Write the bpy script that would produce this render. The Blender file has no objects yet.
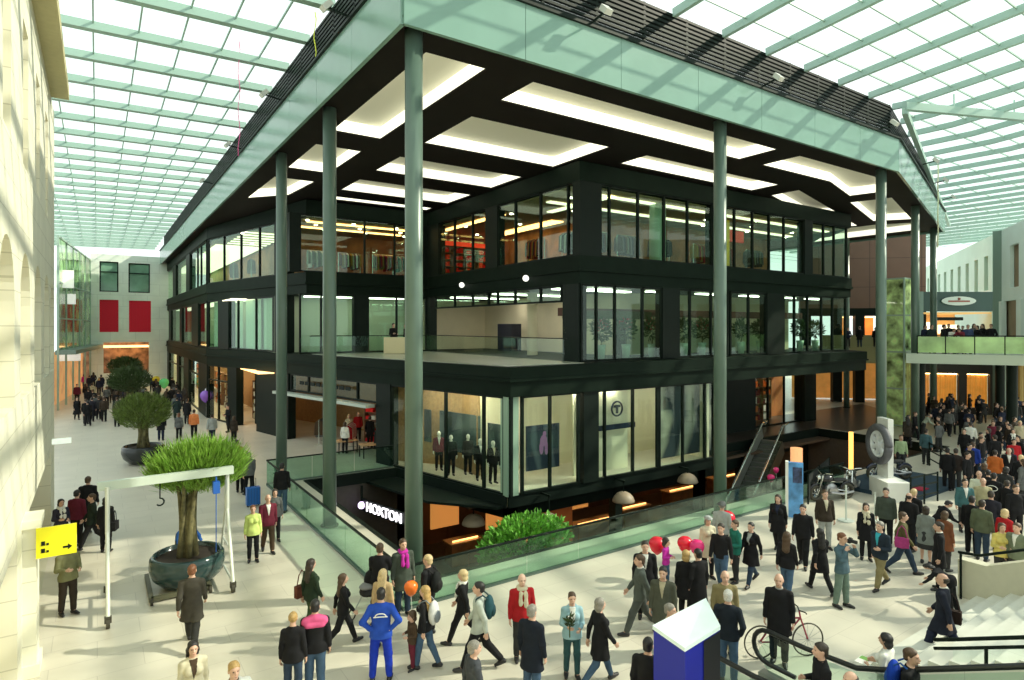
import bpy, bmesh, math, random
import numpy as np
from mathutils import Vector, Matrix
from mathutils.geometry import tessellate_polygon
R0 = random.Random(7)
SC = bpy.context.scene
COL = SC.collection
rad = math.radians
# ---------------------------------------------------------------- camera maths (1024 x 680 frame)
FL, HZ, CX, EYE = 612.5, 327.0, 512.0, 6.8
_n = math.hypot(.828, .5606)
SA, CA = .828/_n, .5606/_n
def ground(px, py, z=0.0):
    f = FL*(EYE-z)/(py-HZ); r = (px-CX)/FL*f
    return Vector((SA*r+CA*f, -CA*r+SA*f, z))
def ray(px, f):
    k = (px-CX)/FL
    return Vector((SA*k+CA, -CA*k+SA))*f
def on_line(px, A, B):
    k = (px-CX)/FL; ax, ay = SA*k+CA, -CA*k+SA
    dx, dy = B[0]-A[0], B[1]-A[1]
    det = -ax*dy+ay*dx
    t = (ax*A[1]-ay*A[0])/det
    return t
# ---------------------------------------------------------------- tags
def tag(o, label=None, cat=None, group=None, kind=None):
    if label: o['label'] = label
    if cat: o['category'] = cat
    if group: o['group'] = group
    if kind: o['kind'] = kind
    return o
def empty(name, loc, rz=0, label=None, cat=None, group=None):
    o = bpy.data.objects.new(name, None); COL.objects.link(o)
    o.location = loc; o.rotation_euler = (0, 0, rz); o.empty_display_size = .2
    return tag(o, label, cat, group)
def copy_tree(o, parent=None):
    c = o.copy(); COL.objects.link(c)
    if parent is not None: c.parent = parent
    for ch in list(o.children): copy_tree(ch, c)
    return c
# ---------------------------------------------------------------- materials
MATS = {}
def mat(name, col, rough=.6, metal=0., emit=None, estr=0., noise=0., nscale=6., bump=0., spec=.5, noise2=None):
    if name in MATS: return MATS[name]
    m = bpy.data.materials.new(name); m.use_nodes = True
    nt = m.node_tree; b = nt.nodes['Principled BSDF']
    b.inputs['Base Color'].default_value = (*col, 1); b.inputs['Roughness'].default_value = rough
    b.inputs['Metallic'].default_value = metal; b.inputs['Specular IOR Level'].default_value = spec
    if emit:
        b.inputs['Emission Color'].default_value = (*emit, 1); b.inputs['Emission Strength'].default_value = estr
    if noise or bump:
        tc = nt.nodes.new('ShaderNodeTexCoord'); n = nt.nodes.new('ShaderNodeTexNoise')
        n.inputs['Scale'].default_value = nscale; n.inputs['Detail'].default_value = 4
        nt.links.new(tc.outputs['Object'], n.inputs['Vector'])
        if noise:
            r = nt.nodes.new('ShaderNodeMapRange')
            r.inputs['From Min'].default_value = .3; r.inputs['From Max'].default_value = .7
            r.inputs['To Min'].default_value = 1-noise; r.inputs['To Max'].default_value = 1+noise
            nt.links.new(n.outputs['Fac'], r.inputs['Value'])
            mx = nt.nodes.new('ShaderNodeMix'); mx.data_type = 'RGBA'; mx.blend_type = 'MULTIPLY'
            mx.inputs['Factor'].default_value = 1; mx.inputs['A'].default_value = (*col, 1)
            nt.links.new(r.outputs['Result'], mx.inputs['B']); nt.links.new(mx.outputs['Result'], b.inputs['Base Color'])
        if bump:
            bp = nt.nodes.new('ShaderNodeBump'); bp.inputs['Strength'].default_value = bump; bp.inputs['Distance'].default_value = .01
            nt.links.new(n.outputs['Fac'], bp.inputs['Height']); nt.links.new(bp.outputs['Normal'], b.inputs['Normal'])
    MATS[name] = m
    return m
def glass(name, tint=(.86, .95, .9), gloss=.08, rough=.01, graz=.6):
    if name in MATS: return MATS[name]
    m = bpy.data.materials.new(name); m.use_nodes = True; nt = m.node_tree
    nt.nodes.remove(nt.nodes['Principled BSDF']); out = nt.nodes['Material Output']
    t = nt.nodes.new('ShaderNodeBsdfTransparent'); t.inputs['Color'].default_value = (*tint, 1)
    g = nt.nodes.new('ShaderNodeBsdfGlossy'); g.inputs['Roughness'].default_value = rough; g.inputs['Color'].default_value = (.9, 1, .95, 1)
    lw = nt.nodes.new('ShaderNodeLayerWeight'); lw.inputs['Blend'].default_value = .5
    pw_ = nt.nodes.new('ShaderNodeMath'); pw_.operation = 'POWER'; pw_.inputs[1].default_value = 4
    nt.links.new(lw.outputs['Facing'], pw_.inputs[0])
    ml = nt.nodes.new('ShaderNodeMath'); ml.operation = 'MULTIPLY_ADD'; ml.use_clamp = True
    ml.inputs[1].default_value = graz; ml.inputs[2].default_value = gloss
    nt.links.new(pw_.outputs[0], ml.inputs[0])
    mx = nt.nodes.new('ShaderNodeMixShader')
    nt.links.new(ml.outputs[0], mx.inputs[0]); nt.links.new(t.outputs[0], mx.inputs[1]); nt.links.new(g.outputs[0], mx.inputs[2])
    nt.links.new(mx.outputs[0], out.inputs['Surface'])
    MATS[name] = m
    return m
def grid_mat(name, col, col2, sx, sy, joint=.012, rough=.5, var=.06, plane='XY', bump=.0, offset=.5):
    """stone slabs / bricks with joints, laid in world coordinates"""
    if name in MATS: return MATS[name]
    m = bpy.data.materials.new(name); m.use_nodes = True; nt = m.node_tree; b = nt.nodes['Principled BSDF']
    b.inputs['Roughness'].default_value = rough
    geo = nt.nodes.new('ShaderNodeNewGeometry'); sep = nt.nodes.new('ShaderNodeSeparateXYZ'); cmb = nt.nodes.new('ShaderNodeCombineXYZ')
    nt.links.new(geo.outputs['Position'], sep.inputs[0])
    nt.links.new(sep.outputs[plane[0]], cmb.inputs['X']); nt.links.new(sep.outputs[plane[1]], cmb.inputs['Y'])
    br = nt.nodes.new('ShaderNodeTexBrick'); br.inputs['Scale'].default_value = 1; br.offset = offset
    br.inputs['Brick Width'].default_value = sx; br.inputs['Row Height'].default_value = sy
    br.inputs['Mortar Size'].default_value = joint; br.inputs['Mortar Smooth'].default_value = .2
    br.inputs['Color1'].default_value = (*[min(1, c*(1+var)) for c in col], 1); br.inputs['Color2'].default_value = (*[c*(1-var) for c in col], 1)
    br.inputs['Mortar'].default_value = (*col2, 1)
    nt.links.new(cmb.outputs[0], br.inputs['Vector'])
    n = nt.nodes.new('ShaderNodeTexNoise'); n.inputs['Scale'].default_value = .8; n.inputs['Detail'].default_value = 6
    nt.links.new(geo.outputs['Position'], n.inputs['Vector'])
    r = nt.nodes.new('ShaderNodeMapRange'); r.inputs['From Min'].default_value = .3; r.inputs['From Max'].default_value = .7
    r.inputs['To Min'].default_value = .93; r.inputs['To Max'].default_value = 1.05
    nt.links.new(n.outputs['Fac'], r.inputs['Value'])
    mx = nt.nodes.new('ShaderNodeMix'); mx.data_type = 'RGBA'; mx.blend_type = 'MULTIPLY'; mx.inputs['Factor'].default_value = 1
    nt.links.new(br.outputs['Color'], mx.inputs['A']); nt.links.new(r.outputs['Result'], mx.inputs['B'])
    nt.links.new(mx.outputs['Result'], b.inputs['Base Color'])
    MATS[name] = m
    return m
# ---------------------------------------------------------------- mesh builder
class MB:
    def __init__(s): s.v = []; s.f = []; s.m = []
    def add(s, vs, fs, mi=0):
        o = len(s.v); s.v += [tuple(v) for v in vs]; s.f += [tuple(i+o for i in f) for f in fs]; s.m += [mi]*len(fs); return s
    def box(s, x0, x1, y0, y1, z0, z1, mi=0):
        v = [(x, y, z) for z in (z0, z1) for y in (y0, y1) for x in (x0, x1)]
        return s.add(v, [(0, 2, 3, 1), (4, 5, 7, 6), (0, 1, 5, 4), (2, 6, 7, 3), (0, 4, 6, 2), (1, 3, 7, 5)], mi)
    def beam(s, p, q, w, h, up=(0, 0, 1), mi=0):
        """rectangular bar from p to q: w across, h along up"""
        p = Vector(p); q = Vector(q); d = (q-p).normalized(); u = Vector(up)
        a = d.cross(u)
        if a.length < 1e-4: a = d.cross(Vector((1, 0, 0)))
        a.normalize(); u = a.cross(d).normalized()
        v = [c+a*(i*w/2)+u*(j*h/2) for c in (p, q) for i, j in ((-1, -1), (1, -1), (1, 1), (-1, 1))]
        return s.add(v, [(0, 1, 2, 3), (7, 6, 5, 4), (0, 4, 5, 1), (1, 5, 6, 2), (2, 6, 7, 3), (3, 7, 4, 0)], mi)
    def tube(s, pts, r, n=8, mi=0, r2=None):
        pts = [Vector(p) for p in pts]; N = len(pts); rings = []; ref = None
        for i, p in enumerate(pts):
            d = (pts[min(i+1, N-1)]-pts[max(i-1, 0)]).normalized()
            if ref is None: ref = d.orthogonal().normalized()
            ref = (ref-d*ref.dot(d)).normalized(); b = d.cross(ref)
            rr = r if r2 is None else r+(r2-r)*i/(N-1)
            if isinstance(r, (list, tuple)): rr = r[i]
            rings.append([p+(ref*math.cos(2*math.pi*k/n)+b*math.sin(2*math.pi*k/n))*rr for k in range(n)])
        v = [q for g in rings for q in g]
        f = [(i*n+k, i*n+(k+1) % n, (i+1)*n+(k+1) % n, (i+1)*n+k) for i in range(N-1) for k in range(n)]
        f += [tuple(range(n-1, -1, -1)), tuple((N-1)*n+k for k in range(n))]
        return s.add(v, f, mi)
    def lathe(s, prof, c=(0, 0, 0), n=24, mi=0, sx=1, sy=1):
        v = [(c[0]+r*sx*math.cos(2*math.pi*k/n), c[1]+r*sy*math.sin(2*math.pi*k/n), c[2]+z) for r, z in prof for k in range(n)]
        N = len(prof)
        f = [(i*n+k, i*n+(k+1) % n, (i+1)*n+(k+1) % n, (i+1)*n+k) for i in range(N-1) for k in range(n)]
        f += [tuple(range(n-1, -1, -1)), tuple((N-1)*n+k for k in range(n))]
        return s.add(v, f, mi)
    def ball(s, c, r, n=12, mi=0, sx=1, sy=1, sz=1):
        m = max(4, n//2)
        prof = [(max(1e-4, r*math.sin(math.pi*i/m)), -r*math.cos(math.pi*i/m)*sz) for i in range(m+1)]
        return s.lathe(prof, c, n, mi, sx, sy)
    def slab(s, outer, holes, z0, z1, mi=0, sides=True):
        """horizontal plate with holes"""
        polys = [[Vector((p[0], p[1], 0)) for p in q] for q in [outer]+list(holes)]
        tri = fill_loops(polys); flat = [p for q in polys for p in q]; n = len(flat)
        v = [(p.x, p.y, z0) for p in flat]+[(p.x, p.y, z1) for p in flat]; f = []
        for a, b, c in tri:
            A, B, C_ = flat[a], flat[b], flat[c]
            if (B-A).cross(C_-A).z < 0: b, c = c, b
            f += [(c, b, a), (a+n, b+n, c+n)]
        if sides:
            o = 0
            for q in polys:
                k = len(q)
                for i in range(k):
                    a, b = o+i, o+(i+1) % k; f.append((a, b, b+n, a+n))
                o += k
        return s.add(v, f, mi)
    def wall(s, A, B, z0, z1, t, holes=(), mi=0):
        """vertical wall from A to B (xy), thickness t to the left of AB; holes = polygons in (along, z)"""
        A = Vector((A[0], A[1])); B = Vector((B[0], B[1])); L = (B-A).length; d = (B-A)/L; nrm = Vector((-d.y, d.x))
        outer = [(0, z0), (L, z0), (L, z1), (0, z1)]
        polys = [[Vector((p[0], p[1], 0)) for p in q] for q in [outer]+list(holes)]
        tri = fill_loops(polys); flat = [p for q in polys for p in q]; n = len(flat)
        v = [(A.x+d.x*p.x, A.y+d.y*p.x, p.y) for p in flat]+[(A.x+d.x*p.x+nrm.x*t, A.y+d.y*p.x+nrm.y*t, p.y) for p in flat]; f = []
        for a, b, c in tri: f += [(a, b, c), (c+n, b+n, a+n)]
        o = 0
        for q in polys:
            k = len(q)
            for i in range(k):
                a, b = o+i, o+(i+1) % k; f.append((a, b, b+n, a+n))
            o += k
        return s.add(v, f, mi)
    def build(s, name, mats, parent=None, smooth=False, loc=None, fix=True):
        me = bpy.data.meshes.new(name); me.from_pydata(s.v, [], s.f); me.update()
        if not isinstance(mats, (list, tuple)): mats = [mats]
        for m in mats: me.materials.append(m)
        if len(mats) > 1: me.polygons.foreach_set('material_index', s.m)
        if fix:
            bm = bmesh.new(); bm.from_mesh(me); bmesh.ops.recalc_face_normals(bm, faces=bm.faces); bm.to_mesh(me); bm.free()
        if smooth: me.shade_smooth()
        o = bpy.data.objects.new(name, me); COL.objects.link(o)
        if parent is not None: o.parent = parent
        if loc is not None: o.location = loc
        return o
def fill_loops(polys):
    bm = bmesh.new(); ed = []
    for q in polys:
        vs = [bm.verts.new((p[0], p[1], 0)) for p in q]
        for i in range(len(vs)): ed.append(bm.edges.new((vs[i], vs[(i+1) % len(vs)])))
    bm.verts.index_update()
    bmesh.ops.triangle_fill(bm, edges=ed, use_beauty=True)
    tri = [tuple(v.index for v in f.verts) for f in bm.faces]; bm.free()
    return tri
def text_mesh(name, txt, size, m, parent=None, depth=.02, loc=(0, 0, 0), rot=(0, 0, 0), align='CENTER'):
    cu = bpy.data.curves.new(name, 'FONT'); cu.body = txt; cu.size = size; cu.extrude = depth; cu.align_x = align; cu.align_y = 'CENTER'
    tmp = bpy.data.objects.new('tmp', cu); COL.objects.link(tmp)
    dg = bpy.context.evaluated_depsgraph_get(); me = bpy.data.meshes.new_from_object(tmp.evaluated_get(dg))
    bpy.data.objects.remove(tmp); me.materials.clear(); me.materials.append(m)
    o = bpy.data.objects.new(name, me); COL.objects.link(o); o.location = loc; o.rotation_euler = rot
    if parent is not None: o.parent = parent
    return o
# ---------------------------------------------------------------- figures: smooth-union distance fields meshed with surface nets
def surfnet(F, o, h):
    s = F < 0
    nx, ny, nz = F.shape
    cnt = np.zeros((nx-1, ny-1, nz-1), np.int8)
    for a in (0, 1):
        for b in (0, 1):
            for c in (0, 1): cnt += s[a:nx-1+a, b:ny-1+b, c:nz-1+c]
    act = (cnt > 0) & (cnt < 8)
    I = np.argwhere(act); ids = -np.ones(act.shape, np.int64); ids[act] = np.arange(len(I))
    P = np.zeros((len(I), 3)); N = np.zeros(len(I))
    cor = [(a, b, c) for a in (0, 1) for b in (0, 1) for c in (0, 1)]
    for p in cor:
        for ax in range(3):
            if p[ax]: continue
            q = list(p); q[ax] = 1
            f0 = F[I[:, 0]+p[0], I[:, 1]+p[1], I[:, 2]+p[2]]; f1 = F[I[:, 0]+q[0], I[:, 1]+q[1], I[:, 2]+q[2]]
            m = (f0 < 0) != (f1 < 0)
            t = f0[m]/(f0[m]-f1[m]); base = np.tile(np.array(p, float), (m.sum(), 1)); base[:, ax] += t
            P[m] += base; N[m] += 1
    P = (P/N[:, None]+I)*h+o
    faces = []
    for ax in range(3):
        u, w = [(1, 2), (2, 0), (0, 1)][ax]
        sl0 = [slice(None)]*3; sl1 = [slice(None)]*3
        sl0[ax] = slice(0, -1); sl1[ax] = slice(1, None)
        cr = s[tuple(sl0)] != s[tuple(sl1)]
        E = np.argwhere(cr)
        ok = (E[:, u] > 0) & (E[:, w] > 0) & (E[:, u] < F.shape[u]-1) & (E[:, w] < F.shape[w]-1)
        E = E[ok]
        if not len(E): continue
        def cell(du, dw):
            c = E.copy(); c[:, u] -= du; c[:, w] -= dw
            return ids[c[:, 0], c[:, 1], c[:, 2]]
        q = np.stack([cell(1, 1), cell(0, 1), cell(0, 0), cell(1, 0)], 1)
        ins = s[E[:, 0], E[:, 1], E[:, 2]]
        q[~ins] = q[~ins][:, ::-1]
        faces.append(q)
    return P, np.concatenate(faces)
V = lambda *a: np.array(a, float)
def cap(a, b, r0, r1=None, sy=1., sx=1.): return ('c', np.array(a, float), np.array(b, float), r0, r0 if r1 is None else r1, sx, sy)
def ell(c, r): return ('e', np.array(c, float), np.array(r, float))
def field(prims, h, k, cuts=(), noise=0., nf=30.):
    lo = np.full(3, 1e9); hi = -lo
    bb = []
    for p in prims:
        if p[0] == 'c':
            R = max(p[3], p[4]); e = np.array([R*p[5], R*p[6], R]); a = np.minimum(p[1], p[2])-e; b = np.maximum(p[1], p[2])+e
        else: a = p[1]-p[2]; b = p[1]+p[2]
        bb.append((a, b)); lo = np.minimum(lo, a); hi = np.maximum(hi, b)
    lo -= 3*h; hi += 3*h
    n = np.ceil((hi-lo)/h).astype(int)+1
    F = np.full(n, .3)
    ax = [lo[i]+h*np.arange(n[i]) for i in range(3)]
    for p, (a, b) in zip(prims, bb):
        m = k*1.2+2*h
        i0 = np.maximum(0, np.floor((a-m-lo)/h).astype(int)); i1 = np.minimum(n, np.ceil((b+m-lo)/h).astype(int)+1)
        X = ax[0][i0[0]:i1[0], None, None]; Y = ax[1][None, i0[1]:i1[1], None]; Z = ax[2][None, None, i0[2]:i1[2]]
        if p[0] == 'c':
            _, A, B, r0, r1, sx, sy = p
            d = B-A; dd = np.array([d[0]/sx, d[1]/sy, d[2]]); L2 = dd@dd+1e-12
            qx, qy, qz = (X-A[0])/sx, (Y-A[1])/sy, Z-A[2]
            t = np.clip((qx*dd[0]+qy*dd[1]+qz*dd[2])/L2, 0, 1)
            D = np.sqrt((qx-t*dd[0])**2+(qy-t*dd[1])**2+(qz-t*dd[2])**2)-(r0+(r1-r0)*t)
            D = D*min(1, sx, sy)
        else:
            _, c, r = p
            q = np.sqrt(((X-c[0])/r[0])**2+((Y-c[1])/r[1])**2+((Z-c[2])/r[2])**2)
            D = (q-1)*r.min()
        S = F[i0[0]:i1[0], i0[1]:i1[1], i0[2]:i1[2]]
        hh = np.clip(.5+.5*(S-D)/k, 0, 1)
        F[i0[0]:i1[0], i0[1]:i1[1], i0[2]:i1[2]] = S*(1-hh)+D*hh-k*hh*(1-hh)
    if noise or cuts:
        X, Y, Z = np.meshgrid(*ax, indexing='ij', sparse=True)
        if noise: F = F+noise*(np.sin(nf*X+9*Y+6*Z)*np.sin(nf*.8*Y-7*X+5*Z)+.7*np.sin(nf*.9*Z+11*X+14*Y))
        for c in cuts: F = np.maximum(F, c(X, Y, Z))
    return surfnet(F, lo, h)
def rotx(a): return np.array([[1, 0, 0], [0, math.cos(a), -math.sin(a)], [0, math.sin(a), math.cos(a)]])
def nrm(v): v = np.array(v, float); return v/np.linalg.norm(v)
# pose: leg = (hip flex, knee flex, toe pitch) L,R in degrees; arms = (upper dir, fore dir) L,R ; person faces -Y, left hand +X
DOWN = ((.16, .02, -1), (.10, -.18, -1))
POSES = {
 'stand': dict(legs=((2, 2, 0), (-2, 2, 0)), arms=(DOWN, DOWN), sp=.02),
 'walk': dict(legs=((24, 5, -8), (-20, 22, 28)), arms=(((.14, .42, -1), (.06, .12, -1)), ((.14, -.32, -1), (.04, -.75, -1))), sp=0),
 'stroll': dict(legs=((13, 4, 0), (-12, 14, 14)), arms=(((.14, .2, -1), (.08, .0, -1)), ((.14, -.18, -1), (.06, -.45, -1))), sp=0),
 'hips': dict(legs=((0, 0, 0), (0, 0, 0)), arms=(((.68, .32, -1), (-.62, -.12, -.62)), ((.68, .32, -1), (-.62, -.12, -.62))), sp=.1),
 'pockets': dict(legs=((2, 2, 0), (-2, 4, 0)), arms=(((.34, .22, -1), (-.28, -.45, -1)), ((.34, .22, -1), (-.28, -.45, -1))), sp=.03),
 'hold': dict(legs=((4, 3, 0), (-4, 4, 0)), arms=(((.18, -.05, -1), (-.38, -1, -.05)), ((.16, .0, -1), (-.42, -1, .1))), sp=.02),
 'holdwalk': dict(legs=((20, 5, -6), (-18, 20, 24)), arms=(((.18, .0, -1), (-.35, -1, .05)), ((.14, .25, -1), (.04, -.1, -1))), sp=0),
 'photo': dict(legs=((4, 2, 0), (-4, 3, 0)), arms=(((.45, -.62, -.55), (-.8, -.12, 1.25)), ((.45, -.62, -.55), (-.8, -.12, 1.25))), sp=.05),
 'push': dict(legs=((10, 4, 0), (-10, 10, 10)), arms=(((.12, -.5, -1), (-.1, -1, -.3)), ((.12, -.5, -1), (-.1, -1, -.3))), sp=.02),
 'lean': dict(legs=((-4, 2, 0), (-10, 4, 0)), arms=(((.2, -.75, -.75), (-.2, -1, -.1)), ((.2, -.75, -.75), (-.2, -1, -.1))), sp=.05, lean=26),
 'bend': dict(legs=((0, 8, 0), (-6, 10, 0)), arms=(((.3, -.8, -.45), (.1, -1, -.25)), ((.3, -.8, -.45), (.1, -1, -.25))), sp=.08, lean=42),
}
BUILD = {'m': dict(sh=.185, hip=.092, chest=.172, waist=.15, pel=.162, limb=1., head=1., bust=0),
         'f': dict(sh=.162, hip=.092, chest=.15, waist=.126, pel=.168, limb=.9, head=.97, bust=1),
         'k': dict(sh=.165, hip=.085, chest=.155, waist=.145, pel=.15, limb=.98, head=1.28, bust=0),
         'h': dict(sh=.19, hip=.098, chest=.19, waist=.195, pel=.185, limb=1.08, head=1., bust=0)}
FIG = {}
def skel(pose, build):
    P = POSES[pose]; B = BUILD[build]; J = {}
    for i, sd in enumerate((1, -1)):
        hf, kf, tp = [rad(x) for x in P['legs'][i]]
        hip = V(sd*B['hip'], 0, .93)
        lat = P['sp']*sd
        th = nrm((lat, -math.sin(hf), -math.cos(hf))); kn = hip+th*.43
        sh = nrm((lat*.6, -math.sin(hf-kf), -math.cos(hf-kf))); an = kn+sh*.42
        toe = nrm((sd*.18, -math.cos(tp), -math.sin(tp)))
        J['hip', sd], J['kn', sd], J['an', sd], J['toe', sd] = hip, kn, an, toe
        u, fo = P['arms'][i]
        s0 = V(sd*B['sh'], .015, 1.39)
        ud = nrm((u[0]*sd, u[1], u[2])); fd = nrm((fo[0]*sd, fo[1], fo[2]))
        e = s0+ud*.285; w = e+fd*.245
        J['sh', sd], J['el', sd], J['wr', sd], J['fd', sd] = s0, e, w, fd
    lo = 1e9
    for sd in (1, -1):
        a, t = J['an', sd], J['toe', sd]
        heel = a+V(0, .035, -.06)
        lo = min(lo, (a+t*.16)[2]-.06-.02, a[2]-.083)
    J['dz'] = -lo
    return J
def deform(pts, pose, J):
    L = POSES[pose].get('lean', 0)
    pts = pts.copy()
    if L:
        w = np.clip((pts[:, 2]-.84)/.3, 0, 1); w = w*w*(3-2*w)*rad(L)
        y, z = pts[:, 1], pts[:, 2]-.95
        c_, s_ = np.cos(w), np.sin(w)
        pts[:, 1] = y*c_-z*s_; pts[:, 2] = .95+y*s_+z*c_
    pts[:, 2] += J['dz']
    return pts
def to_mesh(name, parts, mi=None, nm=1):
    vs, fs, ms, o = [], [], [], 0
    for i, (p, f) in enumerate(parts):
        vs.append(p); fs += [tuple(int(x)+o for x in q) for q in f]; ms += [mi[i] if mi else 0]*len(f); o += len(p)
    me = bpy.data.meshes.new(name); me.from_pydata([tuple(v) for v in np.concatenate(vs)], [], fs); me.update()
    for k in range(nm): me.materials.append(None)
    me.polygons.foreach_set('material_index', ms); me.shade_smooth()
    return me
HC = V(0, -.018, 1.64)
def head_prims(B):
    k = B['head']; c = V(0, -.012, 1.52)
    def s(p): return c+(np.array(p)-c)*k
    E = lambda p, r: ell(s(p), np.array(r)*k)
    pr = [E((0, -.005, 1.665), (.076, .096, .092)), E((0, -.03, 1.60), (.062, .07, .085)), E((0, -.06, 1.553), (.035, .038, .03)),
          E((0, -.085, 1.605), (.045, .03, .04)), E((0, -.088, 1.672), (.05, .018, .012))]
    fine = [cap(s((0, -.104, 1.652)), s((0, -.124, 1.618)), .009*k, .015*k), E((.078, .004, 1.628), (.011, .022, .034)), E((-.078, .004, 1.628), (.011, .022, .034)),
            E((0, -.112, 1.583), (.022, .009, .006)), E((0, -.11, 1.574), (.018, .01, .007)), cap((0, .02, 1.43), (0, .0, 1.56), .055, .052)]
    return pr, fine, s
def hand(w, d, sd, s=1.):
    """palm, four bent fingers and a thumb leaving the side of the palm"""
    up = V(0, -1, 0) if abs(d[2]) > .6 else V(0, 0, 1)
    th = nrm(up-d*np.dot(up, d))                      # thumb side (forwards / upwards)
    pn = np.cross(d, th)*sd                           # palm normal, towards the body
    if pn[0]*sd > 0: pn = -pn
    pr = []
    b0 = w+d*.015
    for i, (o, L, r) in enumerate(((.027, .066, .0088), (.0095, .075, .009), (-.0085, .07, .0086), (-.0255, .055, .0078))):
        a = b0+th*o*.75; k = w+d*(.092-.004*abs(i-1))+th*o
        pr.append(cap(a, k, .016, .0125))
        m = k+(d*.86+pn*.5)*L*.5; e = m+(d*.55+pn*.83)*L*.5
        pr += [cap(k, m, r, r*.92), cap(m, e, r*.92, r*.75)]
    t0 = w+d*.03+th*.022; t1 = t0+(d*.62+th*.7+pn*.25)*.038; t2 = t1+(d*.9+th*.2+pn*.3)*.034
    pr += [cap(t0, t1, .0135, .0115), cap(t1, t2, .0112, .0085), cap(w-d*.05, w+d*.03, .026, .025)]
    return pr
def fig(pose, build, piece):
    key = (pose, build, piece)
    if key in FIG: return FIG[key]
    J = skel(pose, build); B = BUILD[build]; q = B['limb']
    D = lambda pf: (deform(pf[0], pose, J), pf[1])
    def torso(i=0.):
        p = [cap((0, .0, .93), (0, .0, 1.10), B['pel']+i, B['waist']+i, .66), cap((0, .0, 1.10), (0, .005, 1.31), B['waist']+i, B['chest']+i, .64),
             cap((0, .015, 1.43), (B['sh']*.82, .015, 1.38), .055+i, .052+i, .95), cap((0, .015, 1.43), (-B['sh']*.82, .015, 1.38), .055+i, .052+i, .95), cap((0, .01, 1.33), (0, .015, 1.42), B['chest']*.8+i, .09+i, .6)]
        if B['bust']: p += [ell((sd*.066, -.085, 1.285), (.062+i, .06+i, .062+i)) for sd in (1, -1)]
        if build == 'h': p += [ell((0, -.06, 1.07), (.15+i, .14+i, .15+i))]
        return p
    if piece == 'body':
        pr = torso()+[cap((0, .02, 1.40), (0, -.0, 1.56), .054*q, .05*q)]
        for sd in (1, -1):
            pr += [cap(J['sh', sd], J['el', sd], .05*q, .04*q), cap(J['el', sd], J['wr', sd], .041*q, .027*q),
                   cap(J['hip', sd], J['kn', sd], .088*q, .056*q), cap(J['kn', sd], J['an', sd], .054*q, .036*q),
                   cap(J['kn', sd]*.75+J['an', sd]*.25+V(0, .018, 0), J['kn', sd]*.45+J['an', sd]*.55+V(0, .01, 0), .05*q, .04*q),
                   cap(J['an', sd], J['an', sd]+J['toe', sd]*.09-nrm(np.cross(np.cross(J['toe', sd], V(0, 0, 1)), J['toe', sd]))*.05, .03, .024)]
        hp, fine, s = head_prims(B)
        parts = [D(field(pr+hp[:2], .016, .03))]
        parts.append(D(field(hp+fine, .0075, .012)))
        for sd in (1, -1): parts.append(D(field(hand(J['wr', sd], J['fd', sd], sd), .0055, .006)))
        mi = [0, 0, 0, 0]
        for sd in (1, -1):
            parts.append(D(field([ell(s((sd*.031, -.093, 1.648)), V(.015, .009, .008)*B['head'])], .004, .004))); mi.append(1)
        parts.append(D(field([ell(s((0, -.117, 1.578)), V(.02, .007, .0075)*B['head'])], .004, .004))); mi.append(2)
        me = to_mesh('person', parts, mi, 3)
    elif piece in ('jacket', 'coat', 'shirt', 'long_coat', 'vest'):
        i = {'shirt': .012, 'vest': .024}.get(piece, .022)
        hem = {'coat': .62, 'long_coat': .42, 'shirt': .88, 'vest': .86}.get(piece, .83)
        pr = torso(i)
        if build == 'h': i += .01
        if hem < .7: pr += [cap((0, .0, hem-.1), (0, .0, .98), B['pel']+.075+(.68-hem)*.2, B['pel']+i, .72)]
        else: pr += [cap((0, .0, hem-.1), (0, .0, .98), B['pel']+i+.012, B['pel']+i, .7)]
        pr += [cap((0, .018, 1.43), (0, .01, 1.475), .07, .062)]
        for sd in (1, -1):
            e, w = J['el', sd], J['wr', sd]; wd = w-J['fd', sd]*.02
            pr += [cap(J['sh', sd], e, .066*q+i*.3, .056*q), cap(e, e+(wd-e)*.95, .057*q, .044*q)]
            if piece != 'shirt':
                h_, k_ = J['hip', sd], J['kn', sd]; pr.append(cap(h_, h_+(k_-h_)*(1.05 if hem < .7 else .5), .118*q, (.1 if hem < .7 else .112)*q))
        cut = [lambda X, Y, Z: hem-Z, lambda X, Y, Z: Z-1.487-.25*Y]
        if hem < .8:
            arms_low = [J['wr', sd][2] for sd in (1, -1)]
            pts = field(pr, .014, .025, cut, .0035, 26.)
        else: pts = field(pr, .014, .022, [lambda X, Y, Z: np.where(np.abs(X) < .24, hem-Z, -1.), cut[1]], .0035, 30.)
        me = to_mesh(piece, [D(pts)])
    elif piece in ('shirt_front', 'scarf', 'collar'):
        if piece == 'shirt_front':
            pts = field(torso(.031), .012, .02, [lambda X, Y, Z: np.abs(X)-(Z-1.12)*.2, lambda X, Y, Z: Y+.03, lambda X, Y, Z: 1.13-Z, lambda X, Y, Z: Z-1.47])
        elif piece == 'collar': pts = field([cap((0, .02, 1.45), (0, .008, 1.50), .078, .07)], .01, .02, [lambda X, Y, Z: 1.44-Z, lambda X, Y, Z: Z-1.505-.2*Y])
        else: pts = field([cap((-.05, -.04, 1.46), (.05, -.04, 1.46), .05, .05), cap((-.05, .05, 1.48), (.05, .05, 1.48), .045, .045), cap((-.075, -.02, 1.46), (-.075, .04, 1.48), .04), cap((.075, -.02, 1.46), (.075, .04, 1.48), .04),
                           cap((.05, -.12, 1.42), (.055, -.155, 1.16), .04, .045, .6), cap((-.05, -.12, 1.42), (-.06, -.15, 1.2), .038, .042, .6)], .012, .02, (), .003, 40.)
        me = to_mesh(piece, [D(pts)])
    elif piece in ('trousers', 'skirt', 'shorts'):
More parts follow.
